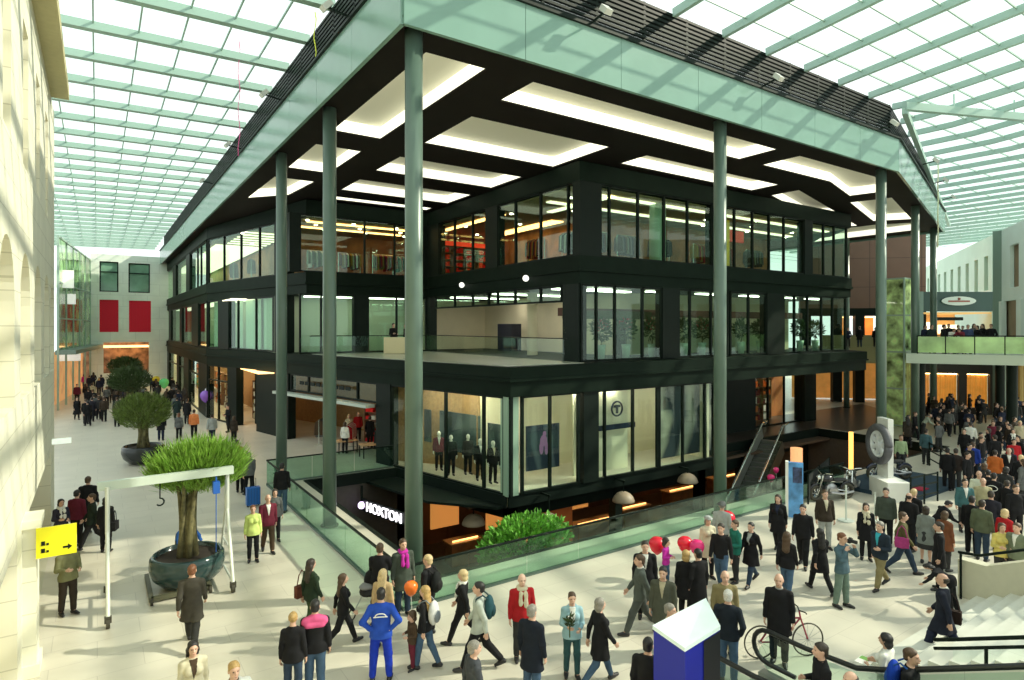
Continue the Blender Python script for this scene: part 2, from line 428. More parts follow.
        if piece == 'skirt':
            f0 = (J['kn', 1]+J['kn', -1])/2
            pr = [cap((0, 0, .96), (0, 0, .98), B['pel']+.005, B['waist']+.01, .7), cap((0, f0[1]*.5, .45), (0, 0, .93), .235, B['pel']+.012, .8)]
            pts = field(pr, .014, .03, [lambda X, Y, Z: .47-Z, lambda X, Y, Z: Z-1.04])
        else:
            pr = [cap((0, 0, .92), (0, 0, 1.0), B['pel']+.006, B['waist']+.012, .68)]
            for sd in (1, -1):
                h_, k_, a_ = J['hip', sd], J['kn', sd], J['an', sd]
                pr += [cap(h_, k_, .103*q, .08*q), cap(k_, a_+(k_-a_)*.1+V(0, .008, 0), .08*q, .064*q), cap(k_*.8+a_*.2+V(0, .018, 0), k_*.45+a_*.55+V(0, .012, 0), .062*q, .055*q)]
            pts = field(pr, .014, .025, [lambda X, Y, Z: Z-1.03], .003, 26.)
        me = to_mesh(piece, [D(pts)])
    elif piece in ('shoeL', 'shoeR'):
        sd = 1 if piece == 'shoeL' else -1
        a, t = J['an', sd], J['toe', sd]; n_ = nrm(np.cross(np.cross(t, V(0, 0, 1)), t))
        b = a-n_*.042
        pr = [cap(b-t*.045, b+t*.06, .046, .044), cap(b+t*.06-n_*.006, b+t*.155-n_*.014, .044, .034), cap(a-t*.01, a-n_*.03, .044, .05)]
        c0 = b-n_*.041
        pts = field(pr, .0125, .02, [lambda X, Y, Z: -((X-c0[0])*n_[0]+(Y-c0[1])*n_[1]+(Z-c0[2])*n_[2])])
        me = to_mesh('shoe', [D(pts)])
    elif piece.startswith('hair_') or piece in ('hat', 'cap_hat'):
        st = piece[5:]
        hp, fine, s = head_prims(B); k = B['head']
        E = lambda p, r: ell(s(p), np.array(r)*k)
        hl = lambda a, b: (lambda X, Y, Z: (-(Y) - (a+(Z-1.62)*b)*k))
        if st == 'short': pr, cut = [E((0, .006, 1.674), (.085, .106, .098)), E((0, .03, 1.61), (.077, .08, .07))], [hl(.0, 1.0), lambda X, Y, Z: 1.565-Z]
        elif st == 'ring': pr, cut = [E((0, .012, 1.645), (.084, .1, .075))], [hl(.0, .3), lambda X, Y, Z: 1.575-Z, lambda X, Y, Z: Z-1.68-.1*Y]
        elif st == 'bob': pr, cut = [E((0, .01, 1.668), (.098, .112, .105)), E((0, .035, 1.57), (.1, .085, .1))], [hl(.03, .6), lambda X, Y, Z: 1.495-Z]
        elif st == 'long': pr, cut = [E((0, .01, 1.668), (.095, .112, .104)), cap((0, .05, 1.6), (0, .095, 1.3), .085, .075, .7, 1.25), E((0, .04, 1.56), (.1, .08, .1))], [lambda X, Y, Z: np.where(Z > 1.5, -(Y)-(.03+(Z-1.62)*.6), -1)]
        elif st == 'tail': pr, cut = [E((0, .006, 1.67), (.087, .106, .1)), cap((0, .1, 1.68), (0, .15, 1.5), .035, .028)], [hl(.01, .8), lambda X, Y, Z: np.where(Y < .09, 1.57-Z, -1)]
        elif st == 'bun': pr, cut = [E((0, .006, 1.67), (.087, .106, .1)), E((0, .1, 1.71), (.05, .05, .05))], [hl(.01, .8), lambda X, Y, Z: 1.57-Z]
        elif piece == 'hat': pr, cut = [E((0, .0, 1.715), (.1, .118, .07)), E((0, .0, 1.69), (.135, .155, .018))], []
        else: pr, cut = [E((0, .0, 1.7), (.092, .11, .082)), E((0, -.11, 1.69), (.07, .08, .014))], [lambda X, Y, Z: 1.672-Z]
        pts = field(pr, .009, .02, cut, .003, 60.)
        me = to_mesh('hat' if 'hat' in piece else 'hair', [D(pts)])
    FIG[key] = me
    return me
def omat(o, m, i=0):
    o.material_slots[i].link = 'OBJECT'; o.material_slots[i].material = m
def skin(i): return mat('skin_%d' % i, [(.62, .38, .28), (.55, .33, .24), (.68, .44, .34), (.4, .24, .17)][i], .55, noise=.06, nscale=18)
HAIRC = {'black': (.012, .01, .01), 'dark': (.03, .02, .014), 'brown': (.075, .042, .022), 'red': (.16, .06, .025), 'blond': (.42, .27, .1), 'pale': (.6, .45, .24), 'grey': (.25, .23, .2), 'white': (.62, .6, .56)}
CLOTH = {}
def cloth(c):
    c = tuple(c)
    if c not in CLOTH: CLOTH[c] = mat('cloth_%d' % len(CLOTH), c, .85, noise=.12, nscale=9, bump=.25, spec=.2)
    return CLOTH[c]
C = dict(black=(.012, .012, .014), char=(.035, .036, .038), grey=(.12, .125, .125), lgrey=(.36, .38, .37), navy=(.018, .024, .05), blue=(.02, .07, .42), royal=(.01, .035, .4), jeans=(.055, .1, .17), djeans=(.03, .05, .085),
         brown=(.07, .045, .028), dbrown=(.04, .03, .022), olive=(.1, .095, .04), khaki=(.24, .2, .1), green=(.04, .065, .03), dgreen=(.02, .035, .02), teal=(.03, .14, .15), lblue=(.3, .48, .55), white=(.75, .75, .7), cream=(.62, .57, .42),
         beige=(.45, .4, .28), lime=(.55, .66, .2), red=(.38, .015, .02), burg=(.13, .018, .035), orange=(.75, .2, .05), pink=(.65, .1, .25), magenta=(.5, .03, .35), mustard=(.35, .22, .04), rust=(.16, .06, .03), sage=(.16, .19, .13), turq=(.05, .4, .5), dteal=(.03, .08, .09))
def person(hx, hy, label, sex='m', pose='stand', face=0, top=('jacket', 'black'), legs='djeans', hair=('short', 'dark'), h=None, z=0., shirt=None, scarf=None, collar=None, shoe='black', sk=0, group=None, mirror=None, feet=False, name='person'):
    """hx, hy: where the crown of the head shows in the photograph; face: 0 towards the viewer, 90 to the right, 180 away, -90 left"""
    if h is None: h = {'m': 1.76, 'f': 1.66, 'k': 1.15, 'h': 1.76}[sex]
    p = ground(hx, hy, z if feet else z+h)
    return person_at(p.x, p.y, z, label, sex, pose, face, top, legs, hair, h, shirt, scarf, collar, shoe, sk, group, name)
PEOPLE = []
def person_at(x, y, z, label, sex='m', pose='stand', face=0, top=('jacket', 'black'), legs='djeans', hair=('short', 'dark'), h=1.72, shirt=None, scarf=None, collar=None, shoe='black', sk=0, group=None, name='person', absolute=False):
    me = fig(pose, sex, 'body')
    o = bpy.data.objects.new(name, me); COL.objects.link(o)
    a = rad(face)
    if absolute: d = Vector((math.cos(a), math.sin(a)))
    else:
        v = Vector((x, y)).normalized(); d = -v*math.cos(a)+Vector((v.y, -v.x))*math.sin(a)
    o.location = (x, y, z); o.rotation_euler = (0, 0, math.atan2(d.y, d.x)+math.pi/2)
    k = h/(1.757 + (.065 if sex == 'k' else 0)); o.scale = (k, k, k)
    omat(o, skin(sk), 0); omat(o, mat('eye', (.03, .02, .015), .3), 1); omat(o, mat('lip', (.4, .14, .12), .5), 2)
    tag(o, label, 'person', group)
    def piece(kind, m, nm):
        c = bpy.data.objects.new(nm, fig(pose, sex, kind)); COL.objects.link(c); c.parent = o; omat(c, m); return c
    tk, tc = top
    piece(tk, cloth(C[tc] if isinstance(tc, str) else tc), {'long_coat': 'coat'}.get(tk, tk))
    lk, lc = ('trousers', legs) if isinstance(legs, str) or isinstance(legs[0], float) else legs
    piece(lk, cloth(C[lc] if isinstance(lc, str) else lc), lk)
    sm = mat('shoe_'+shoe, C[shoe], .45)
    piece('shoeL', sm, 'shoe'); piece('shoeR', sm, 'shoe')
    if hair:
        hk, hc = hair
        if hk in ('hat', 'cap_hat'):
            piece('hair_bob' if sex == 'f' else 'hair_ring', mat('hair_grey', HAIRC['grey'], .6, noise=.3, nscale=60, bump=.4), 'hair'); piece(hk, cloth(C[hc]), 'hat')
        else: piece('hair_'+hk, mat('hair_'+hc, HAIRC[hc], .55, noise=.3, nscale=60, bump=.5), 'hair')
    for kd, c in (('shirt_front', shirt), ('scarf', scarf), ('collar', collar)):
        if c: piece(kd, cloth(C[c]), kd)
    PEOPLE.append(o)
    return o
# ================================================================= SETTING AND BUILDINGS
WROOT = {}
def wroot(name, loc, label, cat, group=None):
    o = empty(name, loc, 0, label, cat, group); WROOT[o.name] = Matrix.Translation(-Vector(loc)); return o
_build = MB.build
def build_w(s, name, mats, parent=None, **k):
    o = _build(s, name, mats, parent, **k)
    if parent is not None and parent.name in WROOT: o.matrix_parent_inverse = WROOT[parent.name]
    return o
MB.build = build_w
M_dark = mat('dark_metal', (.008, .014, .011), .45, spec=.12, noise=.1, nscale=2)
M_band = mat('dark_band', (.009, .017, .012), .5, spec=.05, noise=.12, nscale=1.5)
M_soff = mat('dark_soffit', (.016, .014, .012), .6, spec=.1, noise=.1, nscale=1)
M_col = mat('column_paint', (.1, .155, .125), .3, noise=.05, nscale=2)
M_fasc = mat('fascia_panel', (.2, .34, .29), .2, noise=.05, nscale=.7)
M_white = mat('white_paint', (.8, .8, .75), .6, noise=.03, nscale=3)
M_cof = mat('coffer_plaster', (.82, .8, .68), .7)
M_strip = mat('cove_light', (1, 1, .9), emit=(1, .98, .8), estr=1.15)
M_glass = glass('facade_glass', (.78, .9, .82), .045, .01, .4)
M_clear = glass('clear_glass', (.9, .96, .92), .03, .01, .3)
M_bal = glass('balustrade_glass', (.68, .84, .76), .05, .01, .4)
M_roofg = glass('roof_glass', (.95, .99, .97), .03, .05, .12)
M_steel = mat('roof_steel', (.34, .5, .44), .45)
M_floor = grid_mat('floor_stone', (.64, .6, .5), (.52, .48, .4), 1.6, .8, .008, .35, .04)
M_stone = grid_mat('facade_stone', (.8, .78, .64), (.6, .58, .46), 1.3, .62, .012, .7, .03, 'YZ')
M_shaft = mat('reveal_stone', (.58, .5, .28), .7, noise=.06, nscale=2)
M_carp = mat('shop_floor', (.3, .26, .2), .6, noise=.1)
M_plaster = mat('beige_plaster', (.66, .6, .42), .8, noise=.04, nscale=1)
M_ceil = mat('shop_ceiling_white', (.7, .66, .5), .8)
def light_mat(n, c, e): return mat(n, c, emit=c, estr=e)
M_warm = light_mat('warm_lamp', (1, .72, .36), 9)
M_shopl = light_mat('shop_window_lamp', (1, .95, .76), 30)
M_cool = light_mat('white_lamp', (1, .95, .8), 11)
M_spot = light_mat('spot_lamp', (1, .9, .7), 25)
# ---------------------------------------------------------------- ground, pit, basement
PIT = [(7.6, 14.9), (40, 14.9), (40, 22.5), (26.4, 22.5), (26.4, 20.5), (13.65, 20.5), (12.0, 27.6), (7.6, 27.6)]
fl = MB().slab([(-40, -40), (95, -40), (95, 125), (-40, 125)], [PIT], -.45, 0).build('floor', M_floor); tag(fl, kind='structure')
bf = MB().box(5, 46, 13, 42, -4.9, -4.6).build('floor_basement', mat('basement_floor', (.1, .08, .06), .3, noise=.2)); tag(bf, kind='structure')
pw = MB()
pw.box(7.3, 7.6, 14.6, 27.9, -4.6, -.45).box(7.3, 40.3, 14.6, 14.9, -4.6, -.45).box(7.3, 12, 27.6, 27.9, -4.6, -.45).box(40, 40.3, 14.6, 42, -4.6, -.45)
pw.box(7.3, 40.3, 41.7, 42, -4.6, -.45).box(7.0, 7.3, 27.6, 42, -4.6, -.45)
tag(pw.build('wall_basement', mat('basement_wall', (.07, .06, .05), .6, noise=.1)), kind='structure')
# stone edging round the pit and drain line
tr = MB(); P2_ = [Vector((x, y, .006)) for x, y in PIT]
for i in range(len(P2_)):
    tr.beam(P2_[i], P2_[(i+1) % len(P2_)], .14, .03)
    e_ = (P2_[(i+1) % 8]-P2_[i]).normalized(); n_e = Vector((-e_.y, e_.x, 0))*.05; tr.beam(P2_[i]+n_e+Vector((0, 0, -.24)), P2_[(i+1) % 8]+n_e+Vector((0, 0, -.24)), .08, .5)
tag(tr.build('trim_1', M_dark), kind='structure')
df = MB().slab([(26.5, 20.6), (26.5, 27.5), (56, 27.5), (50, 20.6), (40.4, 20.6), (40.4, 22.6), (26.5, 22.6)][1:], [], 0, .006).build('floor_inner', mat('dark_granite', (.05, .045, .04), .3, noise=.2)); tag(df, kind='structure')
# ---------------------------------------------------------------- central gallery building
SL = [(6.9, 50.6), (13.7, 20.3)]                      # slanted street face
def slant(y): return 6.9+(50.6-y)/30.3*6.8
gal = wroot('gallery_building', (13.7, 20.3, 0), 'dark steel and glass shopping gallery of three floors under a flat coffered canopy', 'building')
def off(poly, d):                                      # outward offset of a ccw/cw polygon
    n = len(poly); out = []; ar = sum(poly[i][0]*poly[(i+1) % n][1]-poly[(i+1) % n][0]*poly[i][1] for i in range(n)); sg = 1 if ar > 0 else -1
    for i in range(n):
        a, b, c = Vector(poly[i-1]), Vector(poly[i]), Vector(poly[(i+1) % n])
        e1 = (b-a).normalized(); e2 = (c-b).normalized(); n1 = Vector((e1.y, -e1.x))*sg; n2 = Vector((e2.y, -e2.x))*sg
        m = (n1+n2); m = m/max(.3, m.dot(n1)); out.append((b.x+m.x*d, b.y+m.y*d))
    return out
POLY1 = [(6.9, 84), (6.9, 50.6), (13.7, 20.3), (41.5, 20.3), (44, 23), (44, 84)]
POLY2 = [(6.9, 84), (6.9, 50.6), (slant(36.2), 36.2), (17.9, 36.2), (17.9, 21), (41, 21), (44, 24), (44, 84)]
b = MB(); b.slab(off(POLY1, .15), [], 4.0, 4.62).slab(off(POLY1, .28), [], 4.62, 4.72).slab(off(POLY1, .2), [], 4.72, 5.2)
b.build('floor_band', M_band, gal)
b = MB(); b.slab(off(POLY2, .12), [], 8.75, 9.3).slab(off(POLY2, .25), [], 9.3, 9.42).slab(off(POLY2, .18), [], 9.42, 10.0)
b.build('floor_band', M_band, gal)
b = MB(); b.slab(off(POLY2, .15), [], 13.35, 14.2); b.build('header_band', M_band, gal)
# terrace paving on the first floor, a hair above the band
b = MB(); b.slab([(slant(36)+.2, 36.1), (13.75, 20.6), (17.8, 20.6), (17.8, 36.1)], [], 5.2, 5.23); b.build('terrace_floor', mat('terrace_stone', (.5, .52, .42), .25), gal)
def lerp(A, B, t): return (A[0]+(B[0]-A[0])*t, A[1]+(B[1]-A[1])*t)
def window(A, B, z0, z1, edges, fw=.1, tf=None, gm=None, depth=.14, transom=None, name='window'):
    """a bay of shop glazing on AB; edges = distances along AB of its posts"""
    A = Vector(A); B = Vector(B); d = (B-A).normalized(); n = Vector((d.y, -d.x))
    def P(s, z, o=0.): q = A+d*s+n*o; return (q.x, q.y, z)
    m = MB()
    for e in edges: m.beam(P(e, z0), P(e, z1), fw, depth, up=(n.x, n.y, 0))
    for z in (z0+.05, z1-.05)+((transom,) if transom else ()): m.beam(P(edges[0], z), P(edges[-1], z), depth, .09)
    w = m.build(name, M_dark, gal)
    g = MB()
    g.beam(P(edges[0]+.03, (z0+z1)/2), P(edges[-1]-.03, (z0+z1)/2), .02, z1-z0-.1); g.build('glazing', gm or M_glass, w)
    return w
def pier(A, B, z0, z1, s0, s1, depth=.5, m=None):
    A = Vector(A); B = Vector(B); d = (B-A).normalized(); n = Vector((d.y, -d.x))
    p = A+d*((s0+s1)/2)-n*(depth/2-.12)
    return MB().beam((p.x, p.y, z0), (p.x, p.y, z1), s1-s0, depth, up=(n.x, n.y, 0)).build('pier', m or M_dark, gal)
def px_edges(A, B, pxs):
    L = (Vector(B)-Vector(A)).length
    return [on_line(p, A, B)*L for p in pxs]
def facade(A, B, z0, z1, groups, piers=(), **k):
    for g in groups: window(A, B, z0, z1, sorted(px_edges(A, B, g)), **k)
    for a, c in piers:
        e = sorted(px_edges(A, B, (a, c))); pier(A, B, z0, z1, e[0], e[1])
RW = ((17.9, 21), (41, 21)); NW = ((17.9, 36.2), (17.9, 21)); BW = ((slant(36.2), 36.2), (17.9, 36.2)); SW = ((6.9, 50.6), (13.7, 20.3)); TW = ((6.9, 84), (6.9, 50.6))
# second floor
Z0, Z1 = 10.0, 13.38
facade(*RW, Z0, Z1, [(600, 609, 637.5, 663.5, 687, 711), (717, 734, 752, 768.6, 783.4, 803), (811, 823, 833.5, 846)], [(578, 600), (711, 717), (803, 811)])
facade(*NW, Z0, Z1, [(575, 568.5, 541, 516, 499), (487, 473, 455, 440)], [(499, 487), (440, 428.5), (579, 575)])
facade(*BW, Z0, Z1, [(300, 331, 364.5, 394.5, 407, 422)], [(289, 300), (422, 428)])
facade(*SW, Z0, Z1, [(209, 224.5, 241.5, 260, 276)], [(276, 288.5)])
facade(*TW, Z0, Z1, [(166.5, 174), (177, 187.5), (191, 198, 201.5, 207)], [(174, 177), (187.5, 191)])
# first floor
Z0, Z1 = 5.23, 8.75
facade(*RW, Z0, Z1, [(581, 596, 614.5, 642, 661), (678, 689.5, 710.6, 727), (730, 748, 765.5), (783, 794, 807, 821, 832, 845)], [(661, 678), (765.5, 783)])
pier(*NW, Z0, Z1, 14.1, 15.2); pier(*NW, Z0, Z1, 0, .5)
window(*NW, 7.95, Z1, sorted(px_edges(*NW, (436, 455, 473, 489, 498, 515.5, 541, 562))), fw=.09, name='transom_window')
facade(*BW, Z0, Z1, [(300, 321, 354), (368, 396.5, 426)], [(354, 368)])
facade(*SW, Z0, Z1, [(209, 219.5), (230, 238.5, 256.5, 274)], [(219.5, 230), (274, 288.5)])
facade(*TW, Z0, Z1, [(163.5, 170), (172, 181), (183, 193), (199.5, 207.5)], [(170, 172), (181, 183), (193, 199.5)])
# ground floor corner shop
GW = ((13.75, 20.4), (41, 20.4))
Z0, Z1 = 0.0, 4.0
facade(*GW, Z0, Z1, [(522, 549.7, 578), (597, 604.4, 632.5, 657), (659, 682.5, 704.4, 713)], [(582, 597)], gm=M_clear)
facade(*SW, Z0, Z1, [(392, 446, 484, 504.5, 511)], [(378, 392)], gm=M_clear)
def round_post(x, y, z0, z1, r, m, parent=gal, name='corner_post'):
    return MB().tube([(x, y, z0), (x, y, z1)], r, 16).build(name, m, parent, smooth=False)
pg = mat('pale_green_post', (.3, .45, .34), .4)
MB().box(13.55, 14.1, 20.35, 20.85, 0, 4).build('corner_post', pg, gal)
# entrance shop on the slanted side (pixel columns 290-378)
facade(*SW, 2.95, 4.0, [(292, 309, 335, 358, 378)], (), gm=M_clear, name='transom_window')
ea, eb = [px_edges(*SW, (c,))[0] for c in (288, 378)]
def sp(s, o=0., z=0.):
    A = Vector(SW[0]); d = (Vector(SW[1])-A).normalized(); n = Vector((d.y, -d.x)); q = A+d*s+n*o; return (q.x, q.y, z)
MB().beam(sp(ea-.6, .45, 2.85), sp(eb, .45, 2.85), .5, .16).build('entrance_canopy', mat('pale_metal', (.5, .56, .5), .4), gal)
pier(*SW, 0, 4, *sorted(px_edges(*SW, (266, 290))))
# shop fronts down the street
facade(*SW, 0, 4.0, [(209, 219, 229)], [(229, 238), (258, 266)], gm=M_clear, transom=2.9)
facade(*TW, 0, 4.0, [(170, 178), (180, 185), (190, 200)], [(164, 170), (178, 180), (185, 190), (200, 208.5)], gm=M_clear, transom=2.9)
# recessed doorway between the piers
dA, dB = px_edges(*SW, (238, 258))
m = MB(); m.beam(sp(dA, -1.2, 2), sp(dB, -1.2, 2), .06, 4); dr = m.build('recessed_entrance', M_dark, gal)
MB().beam(sp(dA+1.0, -1.1, 1.15), sp(dB-.2, -1.1, 1.15), .06, 2.1).build('door_leaf', mat('green_glass_door', (.06, .1, .07), .1), dr)
# interior partitions so that no floor is see-through
def inner(name, pts, z0, z1, m, t=.15):
    w = MB()
    for a, c in zip(pts[:-1], pts[1:]): w.wall(a, c, z0, z1, t)
    return w.build(name, m, gal)
inner('back_wall', [(41, 27), (24.5, 27), (24.5, 43), (11.5, 43), (11.5, 84)], 10.0, 13.35, mat('shop_wall_brown', (.34, .16, .06), .8, noise=.35, nscale=1.2))
inner('back_wall', [(41.2, 25.5), (24.3, 25.5), (24.3, 39.5), (17.9, 39.5)], 5.2, 8.75, M_plaster)
inner('back_wall', [(17.9, 40), (9.3, 40.0), (9.3, 84)], 5.2, 8.75, mat('pale_green_wall', (.5, .58, .42), .8))
inner('back_wall', [(26.3, 20.6), (26.3, 24), (14.5, 24)], -.0, 4.0, mat('cream_wall', (.82, .77, .58), .8))
inner('back_wall', [(14.5, 24), (14.6, 26.5), (12.2, 30), (16.5, 33), (11, 50), (10.5, 84)], 0, 4.0, mat('shop_wall_tan', (.36, .22, .1), .8, noise=.15))
inner('side_wall', [(26.4, 27.5), (44, 27.5)], 0, 4.0, mat('orange_wall', (.5, .16, .04), .7, noise=.3, nscale=.7))
# shop ceilings carry rows of lamps
def ceil_plate(poly, z, m): return MB().slab(poly, [], z, z+.06).build('shop_ceiling', m, gal)
ceil_plate([(18.1, 21.3), (40.8, 21.3), (40.8, 26.8), (24.3, 26.8), (24.3, 42.8), (18.1, 42.8)], 13.22, mat('shop_ceiling_tan', (.42, .3, .17), .8))
ceil_plate([(slant(36.4)+.2, 36.5), (18, 36.5), (18, 42.8), (11.7, 42.8), (11.7, 83), (7.2, 83), (7.2, 50.7)], 13.22, mat('shop_ceiling_tan', (.42, .3, .17), .8))
def lamps(pts, z, m, r=.11, name='ceiling_lamp', parent=gal):
    for x, y in pts: MB().tube([(x, y, z), (x, y, z-.05)], r, 10).build(name, m, parent)
lamps([(19.6+1.5*i, 22.4+(i % 3)*1.4) for i in range(15)], 13.22, M_spot, .1)
lamps([(19.4+(i % 2)*2.4, 23.5+2.6*i) for i in range(7)], 13.22, M_spot, .1)
lamps([(10.4+.95*i, 37.2+(i % 3)*1.5) for i in range(9)], 13.22, M_spot, .1)
lamps([(8.2+(i % 2)*1.6, 45+5*i) for i in range(7)], 13.22, M_spot, .1)
def strip(x0, x1, y0, y1, z, m, name='ceiling_light', parent=gal): return MB().box(x0, x1, y0, y1, z-.06, z).build(name, m, parent)
M_trough = light_mat('trough_lamp', (1, .92, .7), 2.2); M_wtrough = light_mat('warm_trough', (1, .6, .25), 3); M_wtrough2 = light_mat('warm_trough_b', (1, .5, .18), 7)
for y in (22.0, 24.6): strip(19, 40.5, y, y+.35, 13.2, M_trough)
for x in (20.6,): strip(x, x+.4, 22, 27, 13.2, M_trough)
strip(22.5, 23.4, 29, 36, 13.2, M_wtrough2); strip(18.8, 19.2, 29, 36, 13.2, M_wtrough2)
for y in (37.4, 39.6): strip(10.5, 17.5, y, y+.3, 13.2, M_wtrough2)
for i in range(6): strip(8.2, 11, 44+1.3*i, 44.3+1.3*i, 13.2, M_trough)
strip(7.6, 11, 52, 82, 13.2, M_trough)
ceil_plate([(13.95, 20.6), (26.2, 20.6), (26.2, 23.9), (14.5, 23.9), (12.3, 29.8), (11.75, 29.4)], 3.93, mat('shop_ceiling_white', (.7, .66, .5), .8))
# first floor lamps
for x in (20, 24, 28, 32, 36, 39): strip(x, x+1.6, 22.6, 22.9, 8.7, M_cool)
strip(18.6, 23.6, 23.5, 24.0, 8.7, M_cool); strip(18.6, 23.6, 29, 29.5, 8.7, M_cool); strip(18.6, 23.6, 34, 34.5, 8.7, M_cool)
strip(10.5, 17, 38, 38.4, 8.7, M_cool); strip(7.4, 8.8, 44, 80, 8.7, M_trough)
# ground floor lamps
for x in (15, 17.3, 19.6, 21.9, 24.2): strip(x, x+1.0, 21.3, 21.6, 3.92, M_shopl)
lamps([(14.4, 22.3), (14.0, 23.6), (13.6, 25.0), (13.2, 26.4)], 3.93, light_mat('shop_window_spot', (1, .9, .62), 200), .12)
lamps([(11.5+.5*i, 34.5-i*.9) for i in range(4)], 3.95, light_mat('amber_spot', (1, .7, .35), 40), .12)
strip(8.2, 9.8, 40, 48, 3.95, M_wtrough); strip(7.5, 9.5, 51, 82, 3.95, light_mat('street_shop_lamp', (1, .72, .38), 5))
for x in (28, 32, 36, 40): strip(x, x+1.4, 25.5, 25.9, 3.95, light_mat('orange_lamp', (1, .42, .12), 12))
# projecting piers of the recessed ground floor on the right and its shop windows
for x0, x1 in ((29.6, 30.6), (33.1, 36.2), (42.0, 43.5)):
    MB().box(x0, x1, 24.6, 25.4, 0, 4).build('pier', M_dark, gal)
for x0, x1 in ((26.6, 29.6), (30.6, 33.1), (36.2, 42.0)):
    n = max(1, int((x1-x0)/1.6)); window((x0, 25.0), (x1, 25.0), 0, 4.0, [(x1-x0)*i/n for i in range(n+1)], gm=M_clear)
# ---------------------------------------------------------------- canopy, coffers, columns
CAN = [(6.1, 82), (6.1, 13.7), (31.2, 13.7), (54, 20.4), (54, 82)]
COFF = [[(7.4, 15.1), (9.35, 15.1), (9.35, 23.2), (7.4, 23.2)], [(7.4, 25.2), (9.35, 25.2), (9.35, 29.8), (7.4, 29.8)], [(7.3, 31.8), (9.3, 31.8), (9.0, 36.0), (7.2, 38.2)],
        [(11, 15.1), (23.8, 15.1), (23.8, 17.0), (11, 17.0)], [(11, 18.8), (17.7, 18.8), (17.7, 22.7), (11, 22.7)], [(11, 25), (17.6, 25), (17.6, 28), (11, 28)], [(11, 30.0), (17.6, 30.0), (17.6, 33.0), (11, 33.0)], [(11.2, 34.7), (17.5, 34.7), (17.5, 35.7), (11.2, 35.7)],
        [(19.8, 18.8), (29.8, 18.8), (29.8, 20.5), (19.8, 20.5)], [(25.4, 15.1), (32.0, 15.1), (36.2, 16.4), (35.7, 18.2), (31.4, 17.0), (25.4, 17.0)],
        [(31.7, 18.9), (41.0, 21.5), (40.0, 23.0), (31.7, 20.6)], [(38.0, 17.0), (47.0, 19.7), (45.6, 21.6), (37.4, 19.1)], [(42.4, 22), (47, 23.3), (46.2, 24.8), (42.2, 23.6)], [(48.4, 20.2), (52.5, 21.4), (52.5, 30), (46.8, 25), (47.0, 22.2)]]
b = MB(); b.slab(CAN, COFF, 14.27, 14.33); b.build('canopy_soffit', M_soff, gal)
b = MB(); b.slab(off(CAN, -.1), [], 15.4, 15.6); b.build('canopy_roof', M_dark, gal)
for c in COFF:
    m = MB(); m.slab(off(c, .06), [], 14.78, 14.84)
    n = len(c)
    cf = m.build('ceiling_coffer', M_cof, gal)
    st = MB(); ci = off(c, .03)
    for i in range(n): st.beam((*ci[i], 14.56), (*ci[(i+1) % n], 14.56), .04, .44)
    st.build('cove_light', M_strip, cf)
def fascia_run(A, B, name, m, t=.12, z0=14.1, z1=15.62):
    A = Vector(A); B = Vector(B); L = (B-A).length; n = max(1, int(L/3.3)); mm = MB()
    for i in range(n):
        p, q = A.lerp(B, i/n), A.lerp(B, (i+1)/n); d = (q-p).normalized()*.008
        mm.beam((p.x+d.x, p.y+d.y, (z0+z1)/2), (q.x-d.x, q.y-d.y, (z0+z1)/2), t, z1-z0)
    return mm.build(name, m, gal)
for a, c in zip(CAN[:-1], CAN[1:]): fascia_run(a, c, 'canopy_fascia', M_fasc)
# dark gutter line and louvre screen on the canopy edge
CI = off(CAN, -.35)
for i, (a, c) in enumerate(zip(CI[:-1], CI[1:])):
    A = Vector(a); B = Vector(c); L = (B-A).length
    m = MB()
    for z in [15.72+.155*k for k in range(11)]: m.beam((*a, z), (*c, z), .1, .085)
    sc = m.build('louvre_screen', M_dark, gal)
    n = int(L/1.9)
    for k in range(n+1):
        q = A.lerp(B, k/n); MB().beam((q.x, q.y, 15.6), (q.x, q.y, 17.34), .07, .1).build('screen_post', M_dark, sc)
for a, c in zip(CAN[:-1], CAN[1:]):
    MB().beam((*a, 15.66), (*c, 15.66), .3, .08).build('gutter', M_dark, gal)
# added dark sheet behind the left louvres so they read solid dark 
for a, c in ((CI[0], CI[1]),):
    A, B = Vector(a), Vector(c); MB().beam((A.x+.12, A.y, 16.5), (B.x+.12, B.y+.12, 16.5), .1, 1.8).build('screen_backing', M_dark, gal)
COLS = [(6.62, 14.2), (6.58, 20.85), (6.58, 27.45), (6.58, 34.1), (6.58, 40.7), (18.75, 14.2), (30.8, 14.25), (41.8, 17.35), (52.4, 20.5), (52.4, 27.0)]
COLS = [c for c in COLS if c[1] not in (34.1, 40.7)]
for x, y in COLS:
    c = MB().tube([(x, y, 0), (x, y, 14.27)], .225, 28).build('column', M_col, gal, smooth=True)
    MB().tube([(x, y, 0), (x, y, .04)], .3, 24).build('base_plate', M_dark, c)
# flood lamps on the fascia
for i, (x, y, dx, dy) in enumerate([(5.95, 17.2, -1, 0), (5.95, 25.0, -1, 0), (5.95, 33, -1, 0), (5.95, 42, -1, 0), (12.0, 13.55, 0, -1), (20.4, 13.55, 0, -1), (29.2, 13.55, 0, -1), (37.5, 15.2, .28, -.96), (43, 16.8, .28, -.96), (49, 18.6, .28, -.96)]):
    m = MB(); m.beam((x, y, 15.72), (x+dx*.55, y+dy*.55, 15.8), .05, .05)
    l = m.build('flood_lamp', M_dark, gal)
    MB().beam((x+dx*.5, y+dy*.5, 15.95), (x+dx*.72, y+dy*.72, 15.72), .26, .16).build('lamp_head', mat('lamp_housing', (.6, .6, .55), .4), l)
